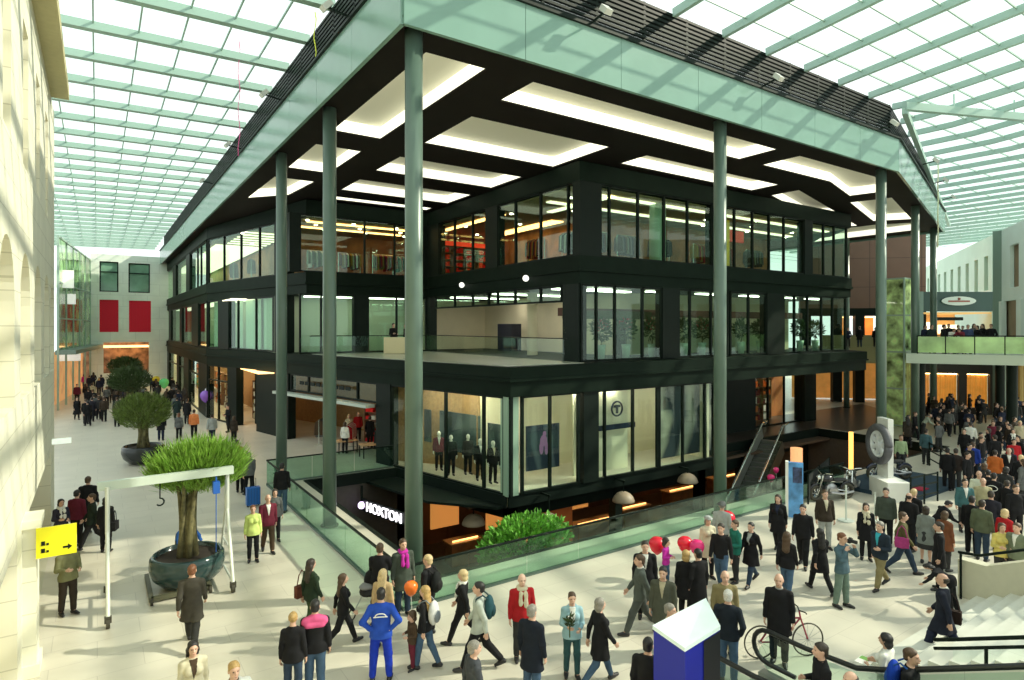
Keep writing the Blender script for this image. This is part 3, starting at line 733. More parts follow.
# ================================================================= NEIGHBOURING BUILDINGS, ROOF
# ---- cream stone building on the left
XW = -1.2
lb = wroot('stone_building', (XW, 25, 0), 'cream stone building with arched windows and a deep cornice left of the street', 'building')
def arch(c, w, z0, zs, n=10):
    r = w/2; return [(c-r, z0), (c+r, z0)]+[(c+r*math.cos(math.pi*i/n), zs+r*math.sin(math.pi*i/n)) for i in range(n+1)]
Y0 = -8.
holes = []; AR = [3.4, 6.5, 9.6, 12.7, 15.8, 18.9, 22.0, 24.55]
for c in AR: holes.append(arch(c-Y0, 1.9 if c > 24 else 2.1, 5.4, 7.25))
for c in AR[:-1]: holes.append([(c-Y0-.55, 10), (c-Y0+.55, 10), (c-Y0+.55, 12.85), (c-Y0-.55, 12.85)])
for a, c in ((8.3, 14.2), (16.6, 23.9)): holes.append([(a-Y0, .01), (c-Y0, .01), (c-Y0, 2.9), (a-Y0, 2.9)])
MB().wall((XW, Y0), (XW, 25.7), 0, 14.0, .75, holes).build('wall', M_stone, lb)
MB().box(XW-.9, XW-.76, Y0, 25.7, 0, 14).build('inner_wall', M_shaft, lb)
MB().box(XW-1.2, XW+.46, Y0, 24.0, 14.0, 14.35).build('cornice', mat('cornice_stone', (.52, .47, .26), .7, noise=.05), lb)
MB().box(XW-6, XW-.75, 25.3, 25.7, 0, 14).build('end_wall', M_stone, lb)
for y in (15.4,):
    MB().box(XW, XW+.22, y-.35, y+.35, 0, 2.9).box(XW, XW+.3, y-.42, y+.42, 2.9, 3.05).box(XW, XW+.27, y-.4, y+.4, 0, .25).build('pilaster', M_stone, lb)
for c in AR:
    m = MB(); m.box(XW-.7, XW-.62, c-1.0, c+1.0, 5.4, 5.5); [m.box(XW-.7, XW-.64, c+o-.03, c+o+.03, 5.4, 8.2) for o in (-.95, 0, .95)]; m.box(XW-.7, XW-.64, c-1, c+1, 7.2, 7.28)
    w = m.build('arched_window', M_white, lb)
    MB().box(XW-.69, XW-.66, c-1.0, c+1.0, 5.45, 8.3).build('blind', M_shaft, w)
for c in AR[:-1]:
    m = MB(); m.box(XW-.45, XW-.38, c-.55, c+.55, 10, 10.08); m.box(XW-.45, XW-.38, c-.03, c+.03, 10, 12.85); w = m.build('upper_window', M_white, lb)
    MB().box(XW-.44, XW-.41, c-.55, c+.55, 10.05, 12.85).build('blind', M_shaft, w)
for y in (24.5,): MB().box(XW, XW+.5, y-.1, y+.1, 3.05, 3.2).build('wall_lamp', mat('lamp_white', (.9, .95, .85), .4, emit=(.9, 1, .9), estr=.6), lb)
# ---- yellow sign on the pilaster
sg = wroot('direction_sign', (XW+.22, 14.95, 2.3), 'yellow direction sign with an arrow and small symbols sticking out from the left stone wall', 'sign')
MB().box(XW+.22, XW+.86, 14.93, 14.98, 2.32, 2.9).build('sign_board', mat('sign_yellow', (.88, .8, .01), .5), sg)
m = MB(); x, z = XW+.72, 2.47
m.add([(x+.07, 14.925, z), (x+.0, 14.925, z+.06), (x+.0, 14.925, z+.02), (x-.08, 14.925, z+.02), (x-.08, 14.925, z-.02), (x, 14.925, z-.02), (x, 14.925, z-.06)], [(0, 1, 2, 3, 4, 5, 6)])
for dz in (.0, .14): m.box(XW+.3, XW+.36, 14.92, 14.93, 2.42+dz, 2.5+dz).box(XW+.38, XW+.42, 14.92, 14.93, 2.42+dz, 2.46+dz)
m.build('arrow_and_symbols', M_dark, sg, fix=False)
# ---- building closing the street
EY = 82.0
eb_ = wroot('street_end_building', (1.5, EY, 0), 'pale grey building closing the street, with two windows, two red blinds and a shop', 'building')
def ex(px): return on_line(px, (0, EY), (1, EY))
def ez(px, py): q = ray(px, 1); f = EY/q.y; return EYE-(py-HZ)*f/FL
hs = []
for a, c, t, bt in ((99.5, 118.5, 262, 292), (128.5, 150, 264, 293), (99.5, 118.5, 300, 332), (129, 151, 301, 332), (103.5, 149, 342, 372)):
    hs.append((ex(a), ex(c), ez(c, t), max(.05, ez(c, bt))))
xl, xr = ex(90), ex(163)
MB().wall((xl, EY), (xr+3, EY), 0, ez(120, 255), .4, [[(a-xl, z1), (c-xl, z1), (c-xl, z0), (a-xl, z0)] for a, c, z0, z1 in hs]).build('wall', grid_mat('end_wall_panels', (.86, .92, .84), (.7, .76, .7), 2.4, 1.3, .02, .5, .02, 'XZ'), eb_)
for i, (a, c, z0, z1) in enumerate(hs[:2]):
    m = MB(); m.box(a, c, EY+.2, EY+.28, z1, z1+.12).box(a, c, EY+.2, EY+.28, z0-.12, z0).box(a, a+.12, EY+.2, EY+.28, z1, z0).box(c-.12, c, EY+.2, EY+.28, z1, z0).box(a, c, EY+.2, EY+.28, z0-1.2, z0-1.1)
    w = m.build('window', M_dark, eb_)
    MB().box(a, c, EY+.3, EY+.34, z1, z0).build('glazing', mat('painted_reflection_glass', (.22, .4, .29), .06, noise=.5, nscale=.35), w)  # sky reflection painted into the pane as mottled green
for a, c, z0, z1 in hs[2:4]:
    rb = MB(); n = 12
    for k in range(n): rb.box(a+(c-a)*k/n, a+(c-a)*(k+1)/n, EY+.1+.05*(k % 2), EY+.2+.05*(k % 2), z1, z0)
    o = rb.build('red_blind', mat('red_fabric', (.75, .01, .04), .7)); tag(o, 'red hanging fabric blind in the %s first floor opening of the end building' % ('left' if a == hs[2][0] else 'right'), 'blind')
a, c, z0, z1 = hs[4]
MB().box(a-3, c+3, EY+3, EY+3.2, 0, 13).build('shop_back', mat('shop_back_mix', (.28, .16, .1), .7, noise=.8, nscale=1.2), eb_)
MB().box(a, c, EY+.3, EY+3, z0-.6, z0-.4).build('shop_ceiling', M_wtrough, eb_)  # whole ceiling slab glows, standing in for the shop's lamps
hp = MB(); hp.box(a+2.6, a+3.4, EY+2.7, EY+2.95, .6, 2.8).build('poster', mat('poster_blue', (.03, .14, .36), .5), eb_)
for k, cc in enumerate(((.7, .5, .42), (.6, .6, .62), (.65, .3, .25))): MB().ball((a+.7+.75*k, EY+2.6, 2.2-.3*(k % 2)), .34, 10).build('display_globe', mat('display_%d' % k, cc, .6), eb_)
# ---- glass corner building beside it
gb = wroot('glass_corner_building', (-6, 75, 0), 'glass corner building with greenery reflections painted on its glass left of the grey end building', 'building')
A, B = ray(58, 50), ray(90, 67.5)
L = (B-A).length; dA = (B-A).normalized(); nA = Vector((dA.y, -dA.x))
def gp(s, z, o=0.): q = A+dA*s+nA*o; return (q.x, q.y, z)
m = MB()
for k in range(6): m.beam(gp(L*k/5, 0), gp(L*k/5, 14.3), .12, .16)
for z in (4.6, 7.5, 10.5, 14.2): m.beam(gp(0, z), gp(L, z), .16, .14)
w = m.build('facade_frame', mat('pale_green_metal', (.36, .5, .42), .4), gb)
MB().beam(gp(0, 9.5), gp(L, 9.5), .04, 9.6).build('glazing', mat('painted_leaf_glass', (.26, .46, .2), .08, noise=.9, nscale=.6), w)  # leaf reflections painted in as a blotchy green colour
MB().beam(gp(0, 4.7, .5), gp(L, 4.7, .5), 1.4, .35).build('canopy', mat('grey_green_paint', (.2, .28, .24), .5), gb)
MB().beam(gp(-6, 2.3, -.9), gp(L+1.5, 2.3, -.9), .1, 4.6).build('shop_back', mat('shop_back_selflit', (.5, .26, .1), .7, noise=.7, nscale=.8, emit=(1, .5, .2), estr=.5), gb)  # back wall glows by itself in place of shop lighting
# ---- white projecting shop signs on the left of the street
for i, (px, py, w_, h_, f) in enumerate(((64.5, 279, 1.3, 1.5, 52), (66, 299, 1.4, .9, 54), (70, 357, 1.6, .7, 56))):
    q = ray(px, f); z = EYE-(py-HZ)*f/FL
    o = MB().box(q.x-w_/2, q.x+w_/2, q.y-.15, q.y+.15, z-h_/2, z+h_/2).box(q.x-w_/2-.5, q.x-w_/2, q.y-.03, q.y+.03, z-.05, z+.05).build('projecting_sign', mat('sign_white_box', (.85, .85, .8), .5, emit=(1, 1, .92), estr=.5))
    tag(o, ('square white box sign, topmost of those projecting at the left of the street', 'flat white box sign under the square one at the left of the street', 'low white box sign above the shop at the left street corner')[i], 'sign')
# ---- the back right: brick wall, upper walkway, store
br = wroot('brick_building', (57, 29, 0), 'brown panelled building behind the glass lift, with orange lit shops below', 'building')
A, B = ray(800, 56), ray(926, 54.5)
MB().wall(A, B, 8.5, 19, .4, [], 0).build('wall', grid_mat('brown_panels', (.2, .115, .085), (.1, .06, .05), 3.2, 2.6, .03, .7, .06, 'XZ', offset=0), br)
MB().wall(A, B, 7.8, 8.5, .5).build('fascia', M_dark, br)
d = (B-A).normalized(); n = Vector((-d.y, d.x))
def bp(s, z, o=0.): q = A+d*s+n*o; return (q.x, q.y, z)
L = (B-A).length
for s0, s1 in ((.36, .44), (.52, .60), (.60, .68), (.74, .92)):
    MB().beam(bp(L*s0, 6.5, 2.4), bp(L*s1, 6.5, 2.4), .1, 2.6).build('shop_back', mat('shop_glow_orange', (.6, .25, .08), .7, noise=.5, nscale=.9, emit=(1, .32, .06), estr=.7), br)  # shop light put into the back panels as an orange glow
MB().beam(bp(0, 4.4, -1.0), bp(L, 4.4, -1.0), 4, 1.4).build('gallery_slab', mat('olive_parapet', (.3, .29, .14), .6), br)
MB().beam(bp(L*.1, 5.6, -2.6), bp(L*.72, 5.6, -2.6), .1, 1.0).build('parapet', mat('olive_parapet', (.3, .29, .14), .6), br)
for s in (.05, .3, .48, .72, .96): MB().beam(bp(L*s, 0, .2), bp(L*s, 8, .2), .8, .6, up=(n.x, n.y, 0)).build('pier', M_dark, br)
MB().beam(bp(0, 2, 2.4), bp(L, 2, 2.4), .1, 3.8).build('shop_back', mat('shop_glow_amber', (.4, .2, .06), .7, noise=.7, nscale=.6, emit=(1, .45, .1), estr=.3), br)  # amber glow of the wall itself stands for the lit shops
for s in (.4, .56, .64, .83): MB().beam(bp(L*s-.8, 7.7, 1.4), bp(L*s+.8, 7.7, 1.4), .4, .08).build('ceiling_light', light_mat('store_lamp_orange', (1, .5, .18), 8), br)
# gallery / upper walkway on the right
wk = wroot('upper_walkway', (42, 15, 0), 'pale upper walkway slab with a glass balustrade on the right, crowded with people', 'walkway')
WA, WB, WC, WD = ray(906, 37.0), ray(1075, 33.5), ray(1075, 50), ray(906, 54)
wkp = [WA, WB, WC, WD]
MB().slab([tuple(p) for p in wkp], [], 4.62, 5.2).build('deck', mat('deck_paint', (.5, .58, .48), .5), wk)
d = (WB-WA).normalized(); n = Vector((-d.y, d.x)); L = (WB-WA).length
def wp_(s, z, o=0.): q = WA+d*s+n*o; return (q.x, q.y, z)
m = MB(); m.beam(wp_(.6, 6.28, .15), wp_(L, 6.28, .15), .06, .06); k = .6
while k < L: m.beam(wp_(k, 5.2, .15), wp_(k, 6.28, .15), .05, .05); k += 1.4
rl = m.build('balustrade', M_dark, wk)
MB().beam(wp_(.6, 5.75, .15), wp_(L, 5.75, .15), .02, .95).build('glass_panel', mat('green_glass_panel', (.42, .64, .27), .1, noise=.4, nscale=.7), rl)
for px, f in ((920, 38), (1000, 45), (1012, 37)):
    q = ray(px, f); MB().tube([(q.x, q.y, 0), (q.x, q.y, 4.7)], .28, 16).build('support_post', M_dark, wk)
# store behind the walkway
st = wroot('walkway_store', (58, 22, 0), 'store on the upper walkway with a dark green fascia and an oval sign', 'building')
A, B = ray(918, 52), ray(997, 52); d = (B-A).normalized(); n = Vector((-d.y, d.x)); L = (B-A).length
def sp_(s, z, o=0.): q = A+d*s+n*o; return (q.x, q.y, z)
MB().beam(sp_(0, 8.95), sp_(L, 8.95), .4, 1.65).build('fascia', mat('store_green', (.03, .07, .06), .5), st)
MB().beam(sp_(0, 6.6, 5), sp_(L, 6.6, 5), .1, 3).build('shop_back', mat('store_back_selflit', (.6, .34, .12), .7, noise=.5, nscale=.8, emit=(1, .5, .15), estr=.35), st)  # store light put into the back wall as its own glow
MB().beam(sp_(0, 8.0, 2.5), sp_(L, 8.0, 2.5), 4.6, .1).build('shop_ceiling', mat('store_ceiling_selflit', (.8, .5, .2), .7, emit=(1, .55, .16), estr=.55), st)  # ceiling surface made to glow for the lit store
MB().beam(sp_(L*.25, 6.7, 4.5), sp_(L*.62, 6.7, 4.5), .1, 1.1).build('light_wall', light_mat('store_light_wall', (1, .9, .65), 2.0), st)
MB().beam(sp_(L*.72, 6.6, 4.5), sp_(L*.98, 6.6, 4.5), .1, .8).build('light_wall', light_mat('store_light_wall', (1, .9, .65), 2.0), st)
MB().beam(sp_(L*.2, 7.5, .3), sp_(L*.6, 7.5, .3), .1, .28).build('lintel', M_dark, st)
for s in (0, L): MB().beam(sp_(s, 0, 0), sp_(s, 9.8, 0), .6, .5, up=(n.x, n.y, 0)).build('pier', mat('grey_green_paint', (.2, .28, .24), .5), st)
# oval sign
m = MB(); c = Vector(sp_(L*.48, 9.0, -.28)); nn = 28
ov = [(c.x+d.x*1.45*math.cos(2*math.pi*k/nn), c.y+d.y*1.45*math.cos(2*math.pi*k/nn), c.z+.38*math.sin(2*math.pi*k/nn)) for k in range(nn)]
ov2 = [(x-n.x*.08, y-n.y*.08, z) for x, y, z in ov]
m.add(ov+ov2, [tuple(range(nn)), tuple(range(2*nn-1, nn-1, -1))]+[(k, (k+1) % nn, nn+(k+1) % nn, nn+k) for k in range(nn)])
osg = m.build('oval_sign', mat('oval_white', (.62, .68, .62), .4), st)
m = MB(); m.beam((c.x-d.x*.9-n.x*.1, c.y-d.y*.9-n.y*.1, c.z-.03), (c.x+d.x*.9-n.x*.1, c.y+d.y*.9-n.y*.1, c.z-.03), .03, .13); m.ball((c.x-n.x*.1, c.y-n.y*.1, c.z+.17), .12, 8)
m.build('sign_emblem', mat('sign_redbrown', (.3, .09, .06), .5), osg)
# ground-floor shops beneath the walkway
A2, B2 = ray(906, 49), ray(1060, 46); d2 = (B2-A2).normalized(); n2 = Vector((-d2.y, d2.x)); L2 = (B2-A2).length
def up_(s, z, o=0.): q = A2+d2*s+n2*o; return (q.x, q.y, z)
us = wroot('lower_shops', (up_(0, 0)[0], up_(0, 0)[1], 0), 'row of dim shops with curtained orange windows under the walkway', 'building')
ws = []
for a, c in ((924, 932), (937, 959), (967, 990)):
    e0, e1 = on_line(a, A2, B2)*L2, on_line(c, A2, B2)*L2; ws.append((e0, e1))
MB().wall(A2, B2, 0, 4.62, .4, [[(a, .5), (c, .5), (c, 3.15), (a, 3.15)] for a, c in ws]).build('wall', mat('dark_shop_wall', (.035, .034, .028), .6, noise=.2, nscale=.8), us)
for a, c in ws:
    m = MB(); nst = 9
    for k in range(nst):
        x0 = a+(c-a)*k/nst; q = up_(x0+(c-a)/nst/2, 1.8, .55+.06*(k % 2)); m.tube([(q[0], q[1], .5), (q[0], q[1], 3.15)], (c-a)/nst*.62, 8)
    cu = m.build('curtain', mat('curtain_amber_selflit', (.6, .26, .06), .8, noise=.4, nscale=1.2, emit=(1, .42, .06), estr=.4), us)  # curtain cloth glows by itself to stand for a lit window
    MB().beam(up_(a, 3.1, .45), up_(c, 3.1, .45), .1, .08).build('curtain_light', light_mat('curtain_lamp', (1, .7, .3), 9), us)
m = MB()
for k in range(26):
    q = up_(on_line(1000, A2, B2)*L2+.4*k, 0, -.35); m.tube([(q[0], q[1], .1), (q[0], q[1], 3.9)], .17, 8)
m.build('pale_curtain', mat('curtain_beige_selflit', (.36, .27, .1), .8, emit=(1, .6, .2), estr=.06), us)  # faint glow put into the cloth for light behind it
# ---- finned grey building and white wall on the far right
def rv(px, f): return ray(px, f)
F1 = ray(992, 52); vd = Vector((SA*.4735+CA, -CA*.4735+SA)).normalized()
fb = wroot('grey_finned_building', (F1.x, F1.y, 0), 'pale grey building with a row of tall narrow windows above the store', 'building')
F2 = F1+vd*34
n_ = 9; hs = []
for k in range(n_): hs.append([(1.2+3.4*k, 10), (2.5+3.4*k, 10), (2.5+3.4*k, 13.0), (1.2+3.4*k, 13.0)])
M_gw = mat('grey_green_wall', (.68, .84, .74), .6, noise=.04, nscale=.5)
MB().wall(F1, F2, 0, 14.6, -.5, hs).build('wall', M_gw, fb)
for k in range(n_):
    a = F1+vd*(1.2+3.4*k); c = F1+vd*(2.5+3.4*k); nn2 = Vector((vd.y, -vd.x))*.35
    MB().beam((a.x+nn2.x, a.y+nn2.y, 11.5), (c.x+nn2.x, c.y+nn2.y, 11.5), .06, 3).build('window', mat('dull_green_glass', (.2, .3, .24), .25), fb)
W1 = ray(1000, 46); W2 = W1-vd*22
wb = wroot('white_wall_building', (W1.x, W1.y, 0), 'pale blue white building at the right edge with deep window recesses', 'building')
hs = []
for k in range(5): hs.append([(17.6-4.4*k, 9.6), (19.6-4.4*k, 9.6), (19.6-4.4*k, 12.6), (17.6-4.4*k, 12.6)])
for k in range(6):
    a_, c_ = W1-vd*(4.4*k), W1-vd*(4.4*k+1.0); MB().beam(((a_.x+c_.x)/2, (a_.y+c_.y)/2, 4.6), ((a_.x+c_.x)/2, (a_.y+c_.y)/2, 8.7), 1.0, .3, up=(vd.y, -vd.x, 0)).build('wall_pier', mat('pale_blue_wall', (.82, .93, .9), .6, noise=.03, nscale=.5), wb)
MB().wall(W2, W1, 8.7, 14.0, -.25, [[(a, z0) for a, z0 in h] for h in hs]).build('wall', mat('pale_blue_wall', (.82, .93, .9), .6, noise=.03, nscale=.5), wb)
nb = Vector((vd.y, -vd.x)); q1, q2 = W1+nb*.3, W2+nb*.3
MB().beam((q1.x, q1.y, 9.4), (q2.x, q2.y, 9.4), .08, 8.6).build('recess_back', mat('brown_recess', (.3, .22, .14), .7, noise=.15, nscale=.5), wb)
MB().beam((W1.x, W1.y, 0), (W1.x, W1.y, 14), .7, .7).build('corner_pillar', mat('grey_green_paint', (.2, .28, .24), .5), wb)
# ---- glass lift tower
lt = wroot('glass_lift_tower', (45.4, 20, 0), 'green glass lift tower standing between two canopy columns on the right', 'lift')
lx, ly = ray(898, 42.6)
m = MB()
for x in (-.95, .95):
    for y in (-.8, .8): m.tube([(lx+x, ly+y, 0), (lx+x, ly+y, 10.1)], .07, 8)
for z in (.1, 2.6, 5.1, 7.6, 10.1):
    for y in (-.8, .8): m.beam((lx-.95, ly+y, z), (lx+.95, ly+y, z), .08, .1)
    for x in (-.95, .95): m.beam((lx+x, ly-.8, z), (lx+x, ly+.8, z), .08, .1)
m.build('frame', mat('pale_green_metal', (.36, .5, .42), .4), lt)
for y in (-.82, .82): MB().box(lx-.95, lx+.95, ly+y-.01, ly+y+.01, 0, 10.1).build('glazing', mat('lift_painted_reflection', (.5, .68, .3), .05, noise=.9, nscale=1.4), lt)  # reflections painted into the lift panes as a green pattern
for x in (-.97, .97): MB().box(lx+x-.01, lx+x+.01, ly-.8, ly+.8, 0, 10.1).build('glazing', mat('lift_painted_reflection', (.5, .68, .3), .05, noise=.9, nscale=1.4), lt)
for k in range(7): MB().tube([(lx-.75+.25*k, ly-.9, .2), (lx-.75+.25*k, ly-.9, 5.0)], .03, 6).build('guide_rail', mat('guide_gold', (.45, .4, .12), .35, .4), lt)
# ---- glass roof
roof_z = lambda x: 17.4+.02*(x+2)
m = MB()
m.add([(-12, -14, roof_z(-12)), (6.5, -14, roof_z(6.5)), (6.5, 98, roof_z(6.5)), (-12, 98, roof_z(-12))], [(0, 1, 2, 3)])
rz2 = lambda y: 17.48+.075*(13.6-y)
E0 = CI[2]; E1 = CI[3]
m.add([(6.5, -14, rz2(-14)), (95, -14, rz2(-14)), (95, 13.6, rz2(13.6)), (6.5, 13.6, rz2(13.6))], [(0, 1, 2, 3)])
m.add([(31.4, 13.6, rz2(13.6)), (95, 13.6, rz2(13.6)), (95, 60, 17.5), (54.2, 60, 17.5), (54.2, 20.3, 17.5)], [(0, 1, 2, 3, 4)])
ce = m.build('ceiling', M_roofg, fix=False); tag(ce, kind='structure')
def rbeam(p, q, w=.11, h=.2): return MB().beam(p, q, w, h).build('roof_beam', M_steel, ce)
y = -12.0
while y < 97: rbeam((-4.5, y, roof_z(-4.5)-.13), (6.5, y, roof_z(6.5)-.13), .3, .28); y += 2.92
x = -4.2
tb = MB()
while x < 6.5: tb.beam((x, -14, roof_z(x)-.03), (x, 97, roof_z(x)-.03), .05, .07); x += 1.36
tb.build('roof_glazing_bar', M_steel, ce)
x = 8.2
while x < 92:
    yb = 14.0 if x < 31.2 else (14.0+(x-31.2)*.294 if x < 54 else 50)
    if x < 31.2: rbeam((x, -14, rz2(-14)-.1), (x, yb, rz2(yb)-.1), .16, .28)
    else:
        rbeam((x, -14, rz2(-14)-.1), (x, 13.6, rz2(13.6)-.1), .16, .28)
        if yb > 14: rbeam((x, 13.6, rz2(13.6)-.1), (x, yb, 17.42), .16, .28)
    x += 2.62
tb = MB(); y = -13
while y < 13.5: tb.beam((6.6, y, rz2(y)-.03), (94, y, rz2(y)-.03), .045, .07); y += 1.3
while y < 58:
    xb = 31.5 if y < 13.7 else min(54.2, 31.4+(y-13.6)*3.4); tb.beam((xb, y, 17.47), (94, y, 17.47), .045, .07); y += 2.6
tb.build('roof_glazing_bar', M_steel, ce)
# tie girders near the chamfered corner
rbeam((31.2, 13.4, 17.1), (60, 4, 17.9), .25, .35); rbeam((31.2, 13.4, 16.9), (70, 26, 16.9), .22, .3)
tg = MB(); 
for k in range(7): p = Vector((31.2, 13.4, 17.0)).lerp(Vector((60, 4, 17.9)), .1+.13*k); tg.beam(p, p+Vector((0, 0, .9)), .05, .05)
tg.build('tie_rod', M_steel, ce)
# sprinkler pipes and paper streamers
for i, (px, f, zt, zb, c, lab) in enumerate(((239, 24, 18, 13.5, 'pink', 'pink paper streamer hanging from the roof beyond the left fascia'), (315, 21, 17.6, 14.4, 'lime', 'yellow green paper streamer hanging near the canopy corner'), (938, 40, 17.4, 12, 'cream', 'pale streamer hanging from the roof at the far right'))):
    q = ray(px, f); m = MB(); N = 14
    for k in range(N):
        a, c_ = zt+(zb-zt)*k/N, zt+(zb-zt)*(k+1)/N; o0, o1 = .04*math.sin(k*1.3), .04*math.sin(k*1.3+1.3)
        m.beam((q.x+o0, q.y, a), (q.x+o1, q.y, c_), .07, .012)
    o = m.build('paper_streamer', cloth({'pink': (.8, .12, .35), 'lime': (.75, .8, .1), 'cream': (.8, .8, .55)}[c])); tag(o, lab, 'streamer')
# ---------------------------------------------------------------- camera, sky, sun
cam = bpy.data.cameras.new('camera'); co = bpy.data.objects.new('camera', cam); COL.objects.link(co)
cam.sensor_width = 36; cam.lens = FL/1024*36; cam.shift_y = -(340-HZ)/1024.; cam.clip_end = 400; cam.clip_start = .05
co.location = (0, 0, EYE); co.rotation_euler = (rad(90), 0, math.atan2(SA, CA)-math.pi/2)
SC.camera = co
w = bpy.data.worlds.new('sky'); SC.world = w; w.use_nodes = True
bg = w.node_tree.nodes['Background']; bg.inputs[0].default_value = (.9, 1, .96, 1); bg.inputs[1].default_value = 1.5
sl = bpy.data.lights.new('sun', 'SUN'); sl.energy = 5.6; sl.angle = rad(1.0); sl.color = (1, .93, .74)
so = bpy.data.objects.new('sun', sl); COL.objects.link(so)
sd = Vector((.80, -.42, .62)).normalized(); so.rotation_euler = sd.to_track_quat('Z', 'Y').to_euler()
vs = SC.view_settings; vs.view_transform = 'Standard'; vs.look = 'None'; vs.exposure = -0.15; vs.gamma = 1; vs.use_curve_mapping = False
SC.cycles.transparent_max_bounces = 24; SC.cycles.max_bounces = 8; SC.cycles.caustics_reflective = False; SC.cycles.caustics_refractive = False
SC.cycles.sample_clamp_indirect = 6
# ================================================================= FURNISHINGS AND PROPS
def obj_tag(o, label, cat, group=None): return tag(o, label, cat, group)
# ---------------------------------------------------------------- glass balustrades round the pit
def balustrade(A, B, label, gap0=0.):
    A, B = Vector(A), Vector(B); L = (B-A).length; d = (B-A)/L
    r = empty('glass_balustrade', (A.x, A.y, 0), 0, label, 'balustrade')
    WROOT[r.name] = Matrix.Translation((-A.x, -A.y, 0))
    MB().beam((*A, .03), (*B, .03), .1, .06).build('base_channel', mat('channel_metal', (.12, .17, .15), .35, .6), r)
    MB().beam((*A, 1.04), (*B, 1.04), .06, .05).build('handrail', M_dark, r)
    n = max(1, round(L/1.9))
    for k in range(n):
        p, q = A+d*(L*k/n+.012), A+d*(L*(k+1)/n-.012)
        MB().beam((*p, .53), (*q, .53), .02, .96).build('glass_panel', M_bal, r)
    return r
balustrade((6.05, 13.7), (6.05, 27.7), 'long glass balustrade with dark rail along the street side of the sunken court')
balustrade((6.05, 13.62), (26.2, 13.62), 'long glass balustrade with dark rail along the plaza side of the sunken court')
balustrade((6.05, 27.85), (11.9, 27.85), 'short glass balustrade at the far end of the sunken court beside the corner shop')
# ---------------------------------------------------------------- sunken level: shops, lamps, sign
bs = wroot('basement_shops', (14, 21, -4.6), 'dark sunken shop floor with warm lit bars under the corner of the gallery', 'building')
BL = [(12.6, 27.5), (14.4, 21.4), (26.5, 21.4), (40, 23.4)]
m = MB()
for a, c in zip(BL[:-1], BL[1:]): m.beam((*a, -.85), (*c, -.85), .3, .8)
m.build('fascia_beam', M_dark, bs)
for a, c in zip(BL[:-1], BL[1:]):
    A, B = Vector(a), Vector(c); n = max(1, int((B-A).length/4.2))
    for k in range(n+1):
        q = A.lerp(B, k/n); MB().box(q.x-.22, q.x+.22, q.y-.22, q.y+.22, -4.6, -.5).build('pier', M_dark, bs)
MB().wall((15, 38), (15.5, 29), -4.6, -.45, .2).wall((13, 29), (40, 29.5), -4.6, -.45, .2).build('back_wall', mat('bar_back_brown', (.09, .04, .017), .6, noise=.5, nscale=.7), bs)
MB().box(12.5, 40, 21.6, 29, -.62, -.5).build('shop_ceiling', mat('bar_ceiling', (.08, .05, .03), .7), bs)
for x, y, w_ in ((16.2, 24, 2.4), (20.5, 24.2, 2.6), (24.5, 25, 2), (29.5, 26, 3), (34.5, 26.5, 3), (13.9, 25.6, 1.6)):
    c = MB().box(x, x+w_, y, y+.7, -4.6, -3.55).build('bar_counter', mat('bar_wood', (.24, .1, .03), .4, noise=.3, nscale=3), bs)
    MB().box(x-.1, x+w_+.1, y-.08, y+.78, -3.55, -3.48).build('counter_top', mat('counter_top', (.4, .2, .08), .25), c)
    MB().box(x+.1, x+w_-.1, y+.1, y+.16, -3.46, -3.40).build('counter_lamp', light_mat('amber_line', (1, .5, .15), 3.5), c)
    MB().box(x, x+w_, y+2.2, y+2.3, -3.4, -1.6).build('back_shelf_light', light_mat('amber_panel', (1, .42, .1), .45), bs)
for k, (x, y) in enumerate(((17, 22.8), (19, 23), (21.5, 22.7), (23.5, 23.2), (28, 24), (31, 24.5), (37, 25), (15.3, 24.5))):
    MB().tube([(x, y, -.62), (x, y, -.7)], .16, 12).build('ceiling_spot', light_mat('amber_spot2', (1, .62, .25), 30), bs)
MB().box(16.2, 18.2, 21.9, 22.0, -3.4, -.95).build('orange_panel', mat('orange_panel', (.4, .1, .02), .6, emit=(1, .25, .05), estr=.05), bs)  # panel colour carries a faint glow of its own, no lamp
for px, f, y0, y1 in ((851, 37, 432, 480), (796.5, 34, 448, 466)):
    q = ray(px, f); z0, z1 = EYE-(y1-HZ)*f/FL, EYE-(y0-HZ)*f/FL
    o = MB().tube([(q.x, q.y, z0-1), (q.x, q.y, z1)], .13 if px > 840 else .32, 12).build('light_column', light_mat('column_amber' if px > 840 else 'column_peach', (1, .55, .12) if px > 840 else (1, .5, .22), 2.2 if px > 840 else 1.0))
    tag(o, 'slim glowing amber light tube in the dark void on the right' if px > 840 else 'thick glowing peach column behind the blue information totem', 'lamp')
DOME = [(.5, 0), (.49, .06), (.43, .21), (.31, .34), (.15, .42), (.03, .44)]
for i, (x, y, z, lab) in enumerate(((13.2, 22.4, -1.55, 'pale dome pendant lamp under the left side of the corner shop'), (15.3, 19.9, -1.25, 'pale dome pendant lamp above the green tree in the court'), (19.5, 19.9, -1.0, 'pale dome pendant lamp in the court below the round logo'), (23.8, 19.9, -.75, 'pale dome pendant lamp nearest the escalator'))):
    r = wroot('pendant_lamp', (x, y, z), lab, 'lamp')
    sh = MB(); sh.lathe(DOME, (x, y, z), 24); sh.build('lamp_shade', mat('shade_taupe', (.34, .27, .19), .5), r, smooth=True)
    MB().tube([(x, y, z-.02), (x, y, z+.0)], .42, 20).build('lamp_disc', light_mat('dome_glow', (1, .8, .5), .9), r)
    MB().tube([(x, y, z+.42), (x, y, -.05 if y < 20.5 else -.45)], .03, 6).build('cord', M_dark, r)
